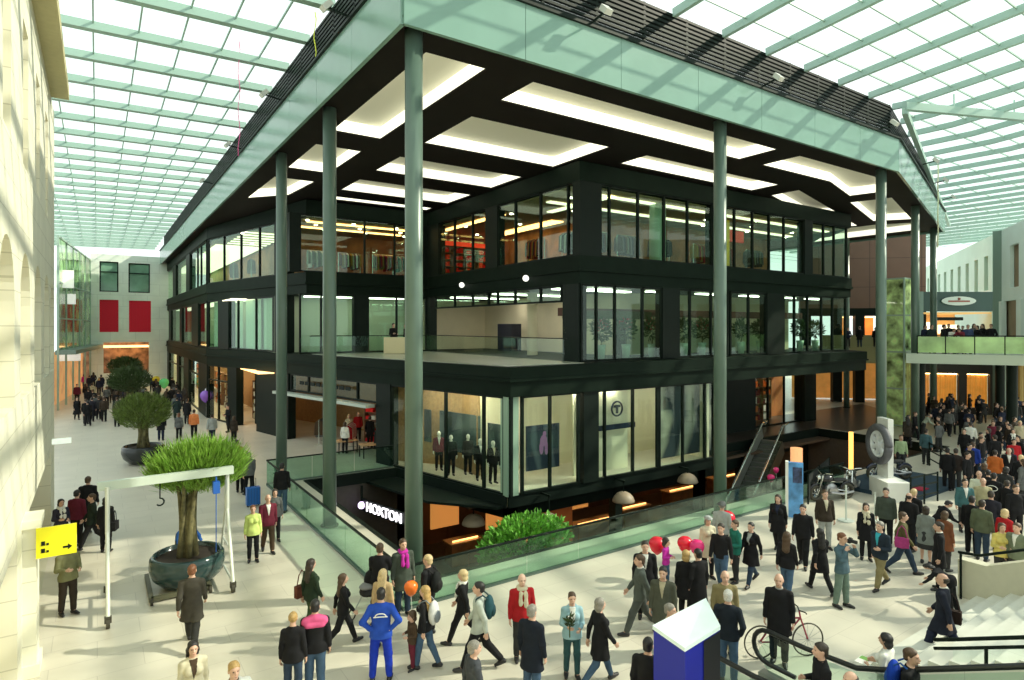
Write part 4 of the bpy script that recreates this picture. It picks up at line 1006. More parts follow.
# arms carrying the lamps below the slab
for x in (15.3, 19.5, 23.8): MB().beam((x, 19.8, -.1), (x, 20.7, -.1), .08, .08).build('lamp_bracket', M_dark, bs)
A, B = Vector((9.9, 27.5)), Vector((11.0, 22.62)); d = (B-A).normalized()
t0, t1 = on_line(366, A, B), on_line(402, A, B); q0, q1 = A.lerp(B, t0), A.lerp(B, t1); zs = -1.35
sgn = text_mesh('shop_sign', 'HOXTON', (q1-q0).length/4.5, light_mat('sign_white', (1, .95, 1), 3), None, .03, (*(q0+q1)/2, zs), (rad(90), 0, math.atan2(d.y, d.x)))
tag(sgn, 'row of glowing white HOXTON letters on the sunken shop below the corner', 'sign')
q = A.lerp(B, on_line(361.5, A, B)); MB().ball((*q, zs), .17, 10).build('sign_dot', light_mat('sign_lilac', (.8, .6, 1), 3), sgn).matrix_parent_inverse = (Matrix.Translation(sgn.location) @ sgn.rotation_euler.to_matrix().to_4x4()).inverted()
nn_ = Vector((-d.y, d.x))*.12; q0 = A.lerp(B, on_line(359.5, A, B))+nn_; q1 = A.lerp(B, on_line(408, A, B))+nn_
MB().beam((*q0, zs), (*q1, zs), .1, .55).beam((*q0, -.5), (*q0, zs), .08, .08).beam((*q1, -.5), (*q1, zs), .08, .08).build('sign_carrier', M_dark, bs)
MB().slab([(10.4, 27.55), (11.98, 27.55), (13.6, 20.6), (13.2, 20.6), (11.3, 22.9)], [], -.5, -.4).build('court_soffit', M_dark, bs)
# ---------------------------------------------------------------- leaves
def foliage(n, c, r, ln, wd, up, rnd, shape=None):
    m = MB()
    for _ in range(n):
        while True:
            p = Vector((rnd.uniform(-1, 1), rnd.uniform(-1, 1), rnd.uniform(-1, 1)))
            if .25 < p.length < 1: break
        o = Vector((c[0]+p.x*r[0], c[1]+p.y*r[1], c[2]+p.z*r[2]))
        d = (p.normalized()*(1-up)+Vector((rnd.gauss(0, .35), rnd.gauss(0, .35), up*1.3))).normalized()
        a = d.cross(Vector((rnd.gauss(0, 1), rnd.gauss(0, 1), rnd.gauss(0, 1)))).normalized()*wd*rnd.uniform(.7, 1.2); L = ln*rnd.uniform(.6, 1.2)
        k = d.cross(a).normalized()*wd*.5
        m.add([o, o+d*L*.5+a+k, o+d*L, o+d*L*.5-a+k], [(0, 1, 2), (0, 2, 3)])
    return m
def leafmat(n, c): 
    m = mat(n, c, .5, noise=.5, nscale=5); return m
L1 = leafmat('leaf_olive', (.13, .19, .035)); L2 = leafmat('leaf_bright', (.22, .4, .05)); L3 = leafmat('leaf_dark', (.045, .08, .02)); L4 = leafmat('leaf_lime', (.16, .42, .05))
M_bark = mat('bark', (.13, .115, .05), .9, noise=.5, nscale=7, bump=.8); M_soil = mat('soil', (.03, .022, .015), .95)
BOWL = [(.35, 0), (.62, .06), (.86, .3), (.95, .58), (.93, .82), (.86, .9), (.8, .88), (.84, .78), (.5, .74), (.02, .74)]
def planter(x, y, s, label, leaf, crown, cz, n, ln, wd, up, th, glaze, lean=(0, 0)):
    r = wroot('potted_tree', (x, y, 0), label, 'potted tree', 'trees in round planters down the street')
    MB().lathe([(a*s, b*s) for a, b in BOWL], (x, y, 0), 36).build('planter_bowl', glaze, r, smooth=True)
    MB().lathe([(.02, .79*s), (.78*s, .785*s), (.8*s, .76*s)], (x, y, 0), 24).build('soil', M_soil, r)
    rn = random.Random(int(x*100+y*10))
    t = MB()
    for k in range(7):
        a = k*2.4; pts = [(x+.2*s*math.cos(a)*(1-u)+.25*crown[0]*u*u*math.cos(a+1), y+.2*s*math.sin(a)*(1-u)+.25*crown[0]*u*u*math.sin(a+1), .74*s+(cz-.74*s)*u) for u in (0, .25, .5, .75, 1)]
        t.tube(pts, th*.55, 7, r2=th*.22)
    t.tube([(x, y, .7*s), (x+.05, y, (.7*s+cz)/2), (x+lean[0]*.7, y+lean[1]*.7, cz)], th, 10, r2=th*.6)
    t.build('trunk', M_bark, r, smooth=True)
    foliage(n, (x+lean[0], y+lean[1], cz), crown, ln, wd, up, rn).build('foliage', leaf, r, fix=False)
    return r
M_glz = mat('glazed_teal', (.03, .06, .06), .12, noise=.3, nscale=2); M_glz2 = mat('glazed_black', (.02, .024, .026), .2)
planter(1.98, 18.25, .95, 'potted tree with a gnarled trunk and bright grassy crown in the nearest planter', L2, (1.12, .62, .6), 2.85, 5200, .55, .016, .62, .17, M_glz, (.3, .25))
planter(1.9, 35.7, 1.0, 'potted tree with a dark olive bushy crown, in the second planter', L1, (1.2, 1.2, .85), 2.5, 4200, .35, .02, .5, .2, M_glz2)
planter(2.0, 54, 1.0, 'dark potted tree in the third planter down the street, among the crowd', L3, (1.3, 1.3, .9), 2.8, 2600, .4, .03, .45, .2, M_glz2)
planter(2.2, 69, 1.0, 'dark potted tree in the farthest planter, before the end building', L3, (1.4, 1.4, .8), 3.0, 2000, .4, .04, .45, .2, M_glz2)
# tree rising out of the sunken court
r = wroot('court_tree', (11.6, 16.3, -4.6), 'bright green leafy tree rising from the sunken court behind the plaza balustrade', 'tree')
t = MB(); t.tube([(11.6, 16.3, -4.2), (11.7, 16.25, -2.2), (11.6, 16.3, -.6)], .1, 10, r2=.06)
for k in range(7): a = k*.9; t.tube([(11.65, 16.27, -1.8+.1*k), (11.6+.7*math.cos(a), 16.3+.5*math.sin(a), -.8), (11.6+1.3*math.cos(a), 16.3+.75*math.sin(a), .1)], .04, 6, r2=.012)
t.build('trunk', M_bark, r)
MB().lathe([(a*.7, b*.8-4.6) for a, b in BOWL], (11.6, 16.3, 0), 24).build('planter_bowl', M_glz2, r, smooth=True)
f1 = foliage(2600, (11.6, 16.25, -.35), (1.75, .95, 1.0), .2, .07, .3, random.Random(3)); f1.build('foliage', L4, r, fix=False)
# ---------------------------------------------------------------- mobile gantry over the nearest planter
gt = wroot('gantry_crane', (1.5, 17.8, 0), 'white mobile lifting gantry on castors straddling the nearest potted tree', 'gantry')
M_alu = mat('gantry_alu', (.72, .75, .68), .35, .2); M_rub = mat('castor_rubber', (.05, .045, .03), .7)
MB().beam((.0, 17.6, 3.0), (3.0, 17.7, 3.0), .16, .2).build('beam', mat('beam_pale', (.58, .66, .58), .4), gt)
for x, ya, yb in ((.2, 16.55, 18.5), (2.88, 17.0, 18.9)):
    ym = (ya+yb)/2
    m = MB(); m.tube([(x, ym-.12, 3.0), (x, ym-.12, 1.9)], .05, 10); m.tube([(x, ym-.1, 2.0), (x, ya, .26)], .045, 10); m.tube([(x, ym+.1, 2.0), (x, yb, .26)], .035, 10); m.tube([(x, ym+.12, 3.0), (x, ym+.12, 1.9)], .035, 8)
    m.tube([(x, ym-.55, 1.0), (x, ym+.55, 1.0)], .03, 8); m.tube([(x, ya, .26), (x, yb, .26)], .03, 8)
    m.build('a_frame', M_alu, gt)
    for y in (ya, yb):
        c = MB(); c.tube([(x-.04, y, .11), (x+.04, y, .11)], .11, 14); c.beam((x-.07, y, .2), (x+.07, y, .2), .1, .14); c.build('castor', M_rub, gt)
h = MB(); h.tube([(1.3, 17.65, 2.9), (1.3, 17.65, 2.5)], .015, 6); h.tube([(1.3+.09*math.cos(a), 17.65, 2.42+.09*math.sin(a)) for a in [math.pi/2-k*.5 for k in range(9)]], .02, 6); h.build('hook', M_dark, gt)
h = MB(); h.box(2.5, 2.66, 17.55, 17.75, 2.45, 2.75); h.tube([(2.58, 17.65, 2.9), (2.58, 17.65, 2.75)], .02, 6); h.tube([(2.58, 17.65, 2.45), (2.58, 17.65, .9)], .012, 6); h.build('chain_hoist', mat('hoist_blue', (.02, .12, .5), .4), gt)
# trolley under the planter
td = MB()
for x in (1.1, 2.4):
    td.beam((x, 17.4, .1), (x, 19.2, .1), .1, .1)
td.beam((1.1, 17.45, .1), (2.4, 17.45, .1), .1, .1)
o = wroot('planter_dolly', (1.75, 17.4, 0), 'low dark dolly frame under the nearest planter', 'dolly'); td.build('frame', mat('dolly_metal', (.1, .1, .06), .5), o)
for x in (1.1, 2.4): MB().tube([(x-.03, 17.3, .08), (x+.03, 17.3, .08)], .08, 12).build('wheel', M_rub, o)
# ---------------------------------------------------------------- blue box totem in the foreground
tp = []
for r_, f_ in ((2.50, 8.85), (2.15, 9.3), (3.08, 9.75), (3.1, 9.15)): tp.append((SA*r_+CA*f_, -CA*r_+SA*f_))
tt = wroot('blue_totem', (tp[0][0], tp[0][1], 0), 'tall blue box stand with a slanting white top in the foreground', 'totem')
zt = [2.13, 2.23, 2.44, 2.30]
m = MB(); m.add([(x, y, 0) for x, y in tp]+[(x, y, z-.02) for (x, y), z in zip(tp, zt)], [(3, 2, 1, 0), (4, 5, 6, 7)]+[(k, (k+1) % 4, (k+1) % 4+4, k+4) for k in range(4)])
m.build('box', mat('totem_blue', (.006, .012, .3), .35), tt)
oc = Vector((sum(p[0] for p in tp)/4, sum(p[1] for p in tp)/4)); q4 = [(oc.x+(x-oc.x)*1.03, oc.y+(y-oc.y)*1.03) for x, y in tp]
m = MB(); m.add([(x, y, z-.02) for (x, y), z in zip(q4, zt)]+[(x, y, z+.04) for (x, y), z in zip(q4, zt)], [(3, 2, 1, 0), (4, 5, 6, 7)]+[(k, (k+1) % 4, (k+1) % 4+4, k+4) for k in range(4)])
m.build('top_panel', mat('totem_top', (.72, .84, .86), .3, noise=.05, nscale=3), tt)
e = Vector(tp[3])-Vector(tp[2]); p3, p2 = Vector(tp[0]).lerp(Vector(tp[3]), .52), Vector(tp[3]); on = Vector((p3.y-p2.y, -(p3.x-p2.x))).normalized()*-.012
if on.dot(p2-oc) < 0: on = -on
m = MB(); m.add([(p3.x+on.x, p3.y+on.y, .05), (p2.x+on.x, p2.y+on.y, .05), (p2.x+on.x, p2.y+on.y, 2.26), (p3.x+on.x, p3.y+on.y, 2.18)], [(0, 1, 2, 3)]); m.build('black_side_panel', mat('totem_black', (.008, .008, .012), .4), tt, fix=False)
# ---------------------------------------------------------------- stairs and railings at the right
stt = wroot('plaza_stairs', (15, 5, 0), 'broad pale stone stairs climbing towards the lower right', 'stairs')
X0, X1, YF = 12.75, 18.0, 6.1
m = MB(); nst = 34
for k in range(nst): m.box(X0, X1, YF-.34*(k+1), YF-.34*k, 0, .155*(k+1))
m.build('steps', grid_mat('stair_stone', (.66, .66, .58), (.5, .5, .44), 1.4, .9, .006, .4, .03), stt)
m = MB(); nn = 24
m.add([(X1, 6.5, 0), (X1+.3, 6.5, 0), (X1+.3, -5.4, 0), (X1, -5.4, 0), (X1, 6.5, .95), (X1+.3, 6.5, .95), (X1+.3, 5.9, .95), (X1, 5.9, .95), (X1+.3, -5.4, 6.2), (X1, -5.4, 6.2)],
      [(0, 1, 5, 4), (4, 5, 6, 7), (7, 6, 8, 9), (9, 8, 2, 3), (0, 4, 7), (0, 7, 9, 3), (1, 6, 5), (1, 2, 8, 6), (0, 3, 2, 1)])
m.build('parapet', mat('parapet_stone', (.6, .57, .44), .6, noise=.03), stt)
def rail(name, x, pts, posts, label, two=False):
    o = wroot(name, (x, pts[0][0], 0), label, 'railing')
    MB().tube([(x, y, z) for y, z in pts], .035, 8).build('handrail', M_dark, o, smooth=True)
    if two: MB().tube([(x, y, z-.16) for y, z in pts], .03, 8).build('lower_rail', M_dark, o, smooth=True)
    for y, z0, z1 in posts: MB().tube([(x, y, z0), (x, y, z1)], .03, 8).build('post', M_dark, o)
    return o
sz = lambda y: max(0, (YF-y)*.456)
rail('stair_railing', X1-.1, [(6.45, 1.15), (6.0, 1.2), (-5, 6.3)], [(6.4, 0, 1.15)]+[(4.9-1.5*k, sz(4.9-1.5*k), 1.2+(6.1-4.9+1.5*k)*.459) for k in range(6)], 'black railing on the far side of the stairs along the beige parapet')
o = rail('stair_railing', X0+.06, [(5.0, 1.02), (4.7, 1.15), (-5, 5.6)], [(4.2-1.5*k, sz(4.2-1.5*k), 1.15+(4.7-4.2+1.5*k)*.456-.16) for k in range(6)], 'black double railing with glass on the near side of the stairs', True)
g = MB(); g.add([(X0+.06, 4.7, sz(4.7)+.1), (X0+.06, -4.5, sz(-4.5)+.1), (X0+.06, -4.5, 5.3), (X0+.06, 4.7, .95)], [(0, 1, 2, 3)]); g.build('glass_panel', M_clear, o, fix=False)
# escalator beside the stairs
es = wroot('plaza_escalator', (9.8, 7, 0), 'escalator with glass sides and black looping handrails in the foreground', 'escalator')
def esc_rail(x):
    z0 = .98; slope = .5; pts = []
    for k in range(9): a = math.pi*1.5-k*math.pi/8; pts.append((x, 7.0+.33*math.cos(a)*-1*-1*-1, z0-.33+.33*math.sin(a)))
    pts = [(x, 6.4, z0-.62)]+[(x, 6.95+.31*math.sin(math.pi*k/8), z0-.31-.31*math.cos(math.pi*k/8)) for k in range(9)]+[(x, 6.2, z0), (x, 5.3, z0+.06), (x, 4.7, z0+.3), (x, -1.5, z0+.3+6.2*slope)]
    return pts
for x in (9.06, 10.62):
    MB().tube(esc_rail(x), .045, 8).build('handrail', mat('rubber_black', (.012, .014, .014), .35), es, smooth=True)
    g = MB(); g.add([(x, 6.95, .2), (x, 7.18, .5), (x, 6.95, .9), (x, 5.4, .95), (x, 4.7, 1.2), (x, -1.5, 4.3), (x, -1.5, 3.4), (x, 4.6, .3), (x, 5.4, .15)], [tuple(range(9))]); g.build('glass_side', M_bal, es, fix=False)
    m = MB(); m.beam((x, 7.1, .09), (x, 5.0, .09), .2, .18); m.beam((x, 5.0, .1), (x, -1.5, 3.35), .2, .2); m.build('skirt', mat('escalator_steel', (.4, .43, .4), .3, .7), es)
m = MB(); m.box(9.16, 10.52, 5.2, 7.0, .02, .06)
for k in range(16): m.box(9.16, 10.52, 4.8-.4*k, 5.2-.4*k, .02+.2*k, .06+.2*k+.16)
m.build('escalator_steps', mat('step_grey', (.16, .17, .16), .4, .5), es)
# ---------------------------------------------------------------- bicycle
def bicycle(x, y, a):
    r = empty('bicycle', (x, y, 0), a, 'dark red bicycle parked behind the looping escalator handrail', 'bicycle')
    for wx in (-.52, .52):
        w = MB(); w.tube([(wx+.33*math.cos(2*math.pi*k/28), 0, .345+.33*math.sin(2*math.pi*k/28)) for k in range(29)], .016, 6); wo = w.build('tyre', M_rub, r)
        s_ = MB()
        for k in range(12): s_.tube([(wx, 0, .345), (wx+.32*math.cos(k*math.pi/6), 0, .345+.32*math.sin(k*math.pi/6))], .004, 4)
        s_.tube([(wx, -.05, .345), (wx, .05, .345)], .02, 8); s_.build('spokes', mat('spoke_steel', (.5, .5, .5), .3, .8), wo)
    f = MB(); S, H_, Bq = (-.17, 0, .8), (.36, 0, .8), (-.08, 0, .32)
    for p, q in ((S, H_), (H_, Bq), (Bq, (-.22, 0, .92)), (Bq, (-.52, 0, .345)), (S, (-.52, 0, .345)), (H_, (.33, 0, .95)), (H_, (.52, 0, .345))): f.tube([p, q], .018, 8)
    f.build('frame', mat('bike_red', (.3, .02, .05), .35), r)
    MB().tube([(.33, -.26, 1.0), (.38, -.14, .97), (.33, 0, .95), (.38, .14, .97), (.33, .26, 1.0)], .013, 6).build('handlebar', M_dark, r)
    MB().ball((-.23, 0, .95), .1, 10, sx=1.3, sy=.7, sz=.4).build('saddle', M_dark, r)
    m = MB(); m.tube([(-.08, -.03, .32), (-.08, .03, .32)], .09, 14); m.box(-.06, .0, -.16, -.08, .18, .21); m.box(-.16, -.1, .08, .16, .43, .46); m.build('pedals', M_dark, r)
    return r
bicycle(11.7, 7.3, rad(-28))
# ---------------------------------------------------------------- escalator down to the sunken level
se = wroot('court_escalator', (30, 21.5, -2), 'steel escalator descending from the ground floor into the sunken court', 'escalator')
U, Lw = Vector((33.6, 21.7, 0.0)), Vector((25.4, 19.2, -4.6)); dd = (Lw-U); hd = Vector((dd.x, dd.y, 0)).normalized(); sdv = Vector((-hd.y, hd.x, 0))
for s in (-.6, .6):
    a, c = U+sdv*s, Lw+sdv*s
    MB().tube([a-hd*.9+Vector((0, 0, .95)), a+Vector((0, 0, .95)), c+Vector((0, 0, .95)), c+hd*.9+Vector((0, 0, .95))], .06, 8).build('handrail', mat('rail_chrome', (.75, .8, .75), .15, .8), se)
    MB().beam(a+Vector((0, 0, .5)), c+Vector((0, 0, .5)), .05, .85).build('side_panel', mat('escalator_steel', (.4, .43, .4), .3, .7) if s < 0 else M_clear, se)
    MB().beam(a+Vector((0, 0, -.35)), c+Vector((0, 0, -.35)), .06, .9).build('truss_cladding', mat('truss_dark', (.06, .055, .04), .4), se)
m = MB(); n = 23
for k in range(n): p = U.lerp(Lw, (k+.5)/n); m.beam(p-sdv*.55, p+sdv*.55, .34, .2)
m.build('escalator_steps', mat('step_grey', (.16, .17, .16), .4, .5), se)
# ---------------------------------------------------------------- vehicle show: pylon, motorcycles, barriers, totem
def motorcycle(x, y, z, a, label, col):
    r = empty('motorcycle', (x, y, z), a, label, 'motorcycle', 'motorcycles on show')
    for wx in (-.72, .72):
        w = MB(); w.tube([(wx+.25*math.cos(2*math.pi*k/24), 0, .32+.25*math.sin(2*math.pi*k/24)) for k in range(25)], .075, 8); wo = w.build('tyre', M_rub, r, smooth=True)
        s_ = MB(); s_.tube([(wx, -.06, .32), (wx, .06, .32)], .07, 10)
        for k in range(6): s_.tube([(wx, 0, .32), (wx+.22*math.cos(k*math.pi/3), 0, .32+.22*math.sin(k*math.pi/3))], .018, 5)
        s_.build('rim', mat('chrome', (.7, .72, .7), .15, 1), wo)
    f = MB(); f.tube([(.72, -.1, .32), (.45, -.09, 1.0)], .03, 8).tube([(.72, .1, .32), (.45, .09, 1.0)], .03, 8).tube([(-.72, -.1, .32), (-.05, -.12, .45)], .035, 8).tube([(-.72, .1, .32), (-.05, .12, .45)], .035, 8).tube([(.45, 0, .95), (.1, 0, .75), (-.5, 0, .7)], .04, 8); f.build('frame', mat('chrome', (.7, .72, .7), .15, 1), r)
    e = MB(); e.ball((.05, 0, .45), .24, 12, sx=1.2, sy=.8).box(-.15, .25, -.2, .2, .3, .5).tube([(.2, -.2, .35), (-.3, -.22, .28), (-.85, -.2, .33)], .05, 8).tube([(.2, .2, .35), (-.3, .22, .28), (-.85, .2, .33)], .05, 8); e.build('engine', mat('engine_metal', (.4, .4, .4), .3, .9), r)
    MB().ball((.2, 0, .85), .2, 12, sx=1.5, sy=.8, sz=.75).build('fuel_tank', mat('tank_%s' % col, C[col], .15), r, smooth=True)
    MB().ball((-.35, 0, .78), .2, 12, sx=1.8, sy=.75, sz=.4).build('seat', mat('seat_leather', (.02, .02, .02), .5), r, smooth=True)
    MB().tube([(.3, -.4, 1.12), (.42, -.2, 1.1), (.45, 0, 1.02), (.42, .2, 1.1), (.3, .4, 1.12)], .018, 6).build('handlebar', mat('chrome', (.7, .72, .7), .15, 1), r)
    MB().ball((.6, 0, .92), .1, 10).build('headlamp', mat('chrome', (.7, .72, .7), .15, 1), r)
    for s in (-.72, .72): m = MB(); m.tube([(s+.32*math.cos(t), 0, .33+.34*math.sin(t)) for t in [.4+.25*k for k in range(10)]], .06, 6); m.build('mudguard', mat('tank_%s' % col, C[col], .15), r)
    return r
motorcycle(25.6, 13.0, 0, rad(200), 'dark motorcycle standing left of the tyre pylon by the barrier', 'char')
motorcycle(23.9, 12.9, 0, rad(160), 'dark motorcycle behind the man in the brown jacket', 'black')
motorcycle(28.6, 12.9, .16, rad(150), 'chrome and blue motorcycle on the dark carpeted platform right of the tyre pylon', 'navy')
o = MB().box(26.0, 31.0, 10.9, 14.0, 0, .16).build('show_platform', mat('carpet_navy', (.02, .045, .07), .9, noise=.1)); tag(o, 'low dark blue carpeted platform carrying a motorcycle', 'platform')
o = MB().box(27.6, 28.2, 11.2, 11.7, .16, .2).build('red_mat', mat('mat_red', (.35, .01, .04), .8)); tag(o, 'small red mat lying on the dark blue platform', 'mat')
py = wroot('tyre_pylon', (26.6, 12.2, 0), 'white display pylon with a large spoked car wheel on it', 'display')
fd_ = Vector((-.81, .58)).normalized(); pd = Vector((-fd_.y, fd_.x))
c0 = Vector((26.5, 12.1)); c1 = Vector((26.1, 11.75))
MB().beam((c0.x, c0.y, 0), (c0.x, c0.y, 3.1), .75, .22, up=(fd_.x, fd_.y, 0)).build('board', M_white, py)
MB().beam((c1.x, c1.y, 0), (c1.x, c1.y, .75), 1.3, .9, up=(fd_.x, fd_.y, 0)).build('plinth', M_white, py)
def ring(c, R, r, n=32): return [(c.x+pd.x*R*math.cos(2*math.pi*k/n), c.y+pd.y*R*math.cos(2*math.pi*k/n), r+R*math.sin(2*math.pi*k/n)) for k in range(n+1)]
cw = c0+fd_*.26
ty = MB().tube(ring(cw, .68, 2.05), .15, 10).build('tyre', mat('tyre_grey', (.1, .1, .115), .6, noise=.2), py, smooth=True)
m = MB(); m.tube(ring(cw, .5, 2.05), .07, 8); cc = Vector((cw.x, cw.y, 2.05))
for k in range(7):
    a = 2*math.pi*k/7; m.beam(cc, cc+Vector((pd.x*math.cos(a), pd.y*math.cos(a), math.sin(a)))*.48, .17, .08, up=(fd_.x, fd_.y, 0))
m.tube([cc-Vector((fd_.x, fd_.y, 0))*.05, cc+Vector((fd_.x, fd_.y, 0))*.08], .13, 14); m.build('rim', mat('rim_silver', (.82, .85, .88), .4), ty)
# dark crowd barriers round the show
for i, (x0, y0, x1, y1, lab) in enumerate(((22.6, 13.1, 26.3, 14.3, 'black mesh crowd barrier left of the tyre pylon'), (31.6, 11.6, 33.8, 13.4, 'black rail crowd barrier right of the dark blue platform'), (25.4, 10.7, 27.2, 10.5, 'black rail barrier in front of the white plinth'))):
    o = wroot('crowd_barrier', (x0, y0, 0), lab, 'barrier'); A, B = Vector((x0, y0)), Vector((x1, y1))
    m = MB()
    for t in (0, .5, 1): q = A.lerp(B, t); MB().tube([(q.x, q.y, 0), (q.x, q.y, 1.15)], .035, 8).build('post', M_dark, o)
    for z in (.35, .75, 1.1): m.beam((*A, z), (*B, z), .02, .06)
    m.build('rails', M_dark, o)
    if i == 0: MB().beam((*A, .6), (*B, .6), .01, .95).build('mesh_panel', mat('mesh_black', (.012, .014, .014), .7), o)
q = ground(795.5, 517)
it = wroot('information_totem', (q.x, q.y, 0), 'slim blue and white information totem by the balustrade end', 'totem')
a = math.atan2(q.y, q.x); dx = Vector((math.sin(a), -math.cos(a)))
MB().beam((q.x, q.y, 0), (q.x, q.y, 1.95), .5, .2, up=(-dx.y, dx.x, 0)).build('panel', mat('totem_lightblue', (.1, .3, .62), .4, noise=.5, nscale=2.5), it)
p = q+Vector((-dx.x, -dx.y, 0))*.28; MB().beam((p.x, p.y, 0), (p.x, p.y, 1.98), .1, .24, up=(-dx.y, dx.x, 0)).build('white_edge', M_white, it)
p = q+Vector((math.cos(a), math.sin(a), 0))*-.115; MB().beam((p.x+dx.x*.06, p.y+dx.y*.06, 1.25), (p.x+dx.x*.06, p.y+dx.y*.06, 1.8), .3, .02, up=(-dx.y, dx.x, 0)).build('poster', mat('poster_dark', (.04, .06, .14), .5, noise=.8, nscale=6), it)
q = ground(875, 521); o = MB().tube([(q.x, q.y, .01), (q.x, q.y, .04)], .2, 14).tube([(q.x, q.y, .04), (q.x, q.y, 1.0)], .03, 8).build('queue_post', mat('post_pale', (.6, .65, .6), .35)); tag(o, 'thin pale queue post with a round foot near the motorcycles', 'post')
q = ground(846, 521); o = MB().tube([(q.x, q.y, .01), (q.x, q.y, .04)], .26, 14).tube([(q.x, q.y, .04), (q.x, q.y, 1.25)], .03, 8).build('queue_post', mat('post_pale', (.6, .65, .6), .35)); tag(o, 'thin pale queue post beside the man in the brown jacket', 'post')
# ---------------------------------------------------------------- shop contents
def poster(px0, px1, z0, z1, A, B, inset, m, label, name='poster'):
    A, B = Vector(A), Vector(B); d = (B-A).normalized(); n = Vector((-d.y, d.x)); L = (B-A).length
    s0, s1 = sorted((on_line(px0, A+n*inset, B+n*inset)*L, on_line(px1, A+n*inset, B+n*inset)*L))
    p, q = A+n*inset+d*s0, A+n*inset+d*s1
    o = MB().beam((p.x, p.y, (z0+z1)/2), (q.x, q.y, (z0+z1)/2), .06, z1-z0).build(name, m); tag(o, label, 'poster'); return o, p, q, n
def art(nm, c1, c2, sc, st=0.): 
    if nm in MATS: return MATS[nm]
    m = mat(nm, c1, .5); nt = m.node_tree; b = nt.nodes['Principled BSDF']; tc = nt.nodes.new('ShaderNodeTexCoord'); w = nt.nodes.new('ShaderNodeTexWave'); w.inputs['Scale'].default_value = sc; w.inputs['Distortion'].default_value = 9; w.inputs['Detail'].default_value = 3; w.inputs['Detail Scale'].default_value = .7
    cr = nt.nodes.new('ShaderNodeValToRGB'); cr.color_ramp.elements[0].color = (*c1, 1); cr.color_ramp.elements[1].color = (*c2, 1); cr.color_ramp.elements[0].position = .35
    nt.links.new(tc.outputs['Object'], w.inputs['Vector']); nt.links.new(w.outputs['Fac'], cr.inputs[0]); nt.links.new(cr.outputs[0], b.inputs['Base Color']); return m
S0 = (13.75, 20.4); G1 = (41, 20.4)
o, p, q, n = poster(526, 559, .55, 2.5, S0, G1, 1.2, art('art_dusk', (.02, .035, .07), (.12, .16, .2), .5), 'dark blue poster of a dancing figure in the corner shop window')
c = (p+q)/2; fg = MB(); cz = 1.75
for (x, z, r1, r2) in ((.05, .35, .1, .12), (.0, .05, .2, .26), (-.12, -.25, .12, .3), (.15, -.3, .1, .3)): fg.ball((c.x+x, c.y-.06, cz+z), 1, 10, sx=r1, sy=.02, sz=r2)
fg.build('printed_figure', mat('print_purple', (.5, .2, .5), .6), o)
poster(659, 713, .25, 3.9, S0, G1, .7, art('art_crowd', (.03, .045, .06), (.4, .4, .32), .22), 'tall dark abstract poster at the right end of the corner shop window')
for a, c, z0, z1, lab in ((399, 431, 1.1, 2.7, 'dark rectangular poster hanging left in the corner shop, street side'), (440, 480, .9, 2.75, 'large dark poster hanging in the middle of the corner shop, street side'), (488, 503, .7, 2.5, 'narrow dark poster beside the corner post of the shop, street side')):
    poster(a, c, z0, z1, SW[0], SW[1], 1.5, art('art_slate', (.015, .03, .035), (.09, .12, .12), .4), lab)
# round logo and lettering bar
A = Vector((18.5, 21.2))
wallp = MB().box(18.0, 21.4, 21.55, 21.65, 0, 3.95).build('display_wall', mat('display_wall_cream', (.72, .68, .52), .7)); tag(wallp, 'cream display wall behind the round logo in the corner shop', 'wall panel')
t = on_line(617, (13, 21.3), (23, 21.3)); lx = 13+10*t
lg = wroot('round_logo', (lx, 21.3, 2.9), 'round dark ring logo with a T over a dark lettering bar, corner shop', 'sign')
m = MB(); m.tube([(lx+.34*math.cos(2*math.pi*k/24), 21.3, 2.92+.34*math.sin(2*math.pi*k/24)) for k in range(25)], .045, 6); m.build('ring', mat('logo_navy', (.01, .02, .05), .4), lg)
m = MB(); m.box(lx-.2, lx+.2, 21.27, 21.33, 2.98, 3.1).box(lx-.06, lx+.06, 21.27, 21.33, 2.7, 3.0); m.build('emblem', mat('logo_navy', (.01, .02, .05), .4), lg)
m = MB()
for k, wl in enumerate((.5, .22, .3, .22, .3, .22, .3)): m.box(lx-1.55+sum((.5, .22, .3, .22, .3, .22, .3)[:k])*1.35, lx-1.55+sum((.5, .22, .3, .22, .3, .22, .3)[:k])*1.35+wl*1.25, 21.28, 21.32, 1.95, 2.2)
m.build('lettering', mat('logo_navy', (.01, .02, .05), .4), lg)
# entrance shop lettering
e1, e2 = px_edges(*SW, (303, 355)); m = MB()
for k in range(9): s = e1+(e2-e1)*k/9; m.beam(sp(s+.05, .22, 3.55), sp(s+(e2-e1)/9*.85, .22, 3.55), .04, .2)
o = m.build('shop_lettering', M_dark); tag(o, 'row of dark letters over the entrance of the street side shop', 'sign')
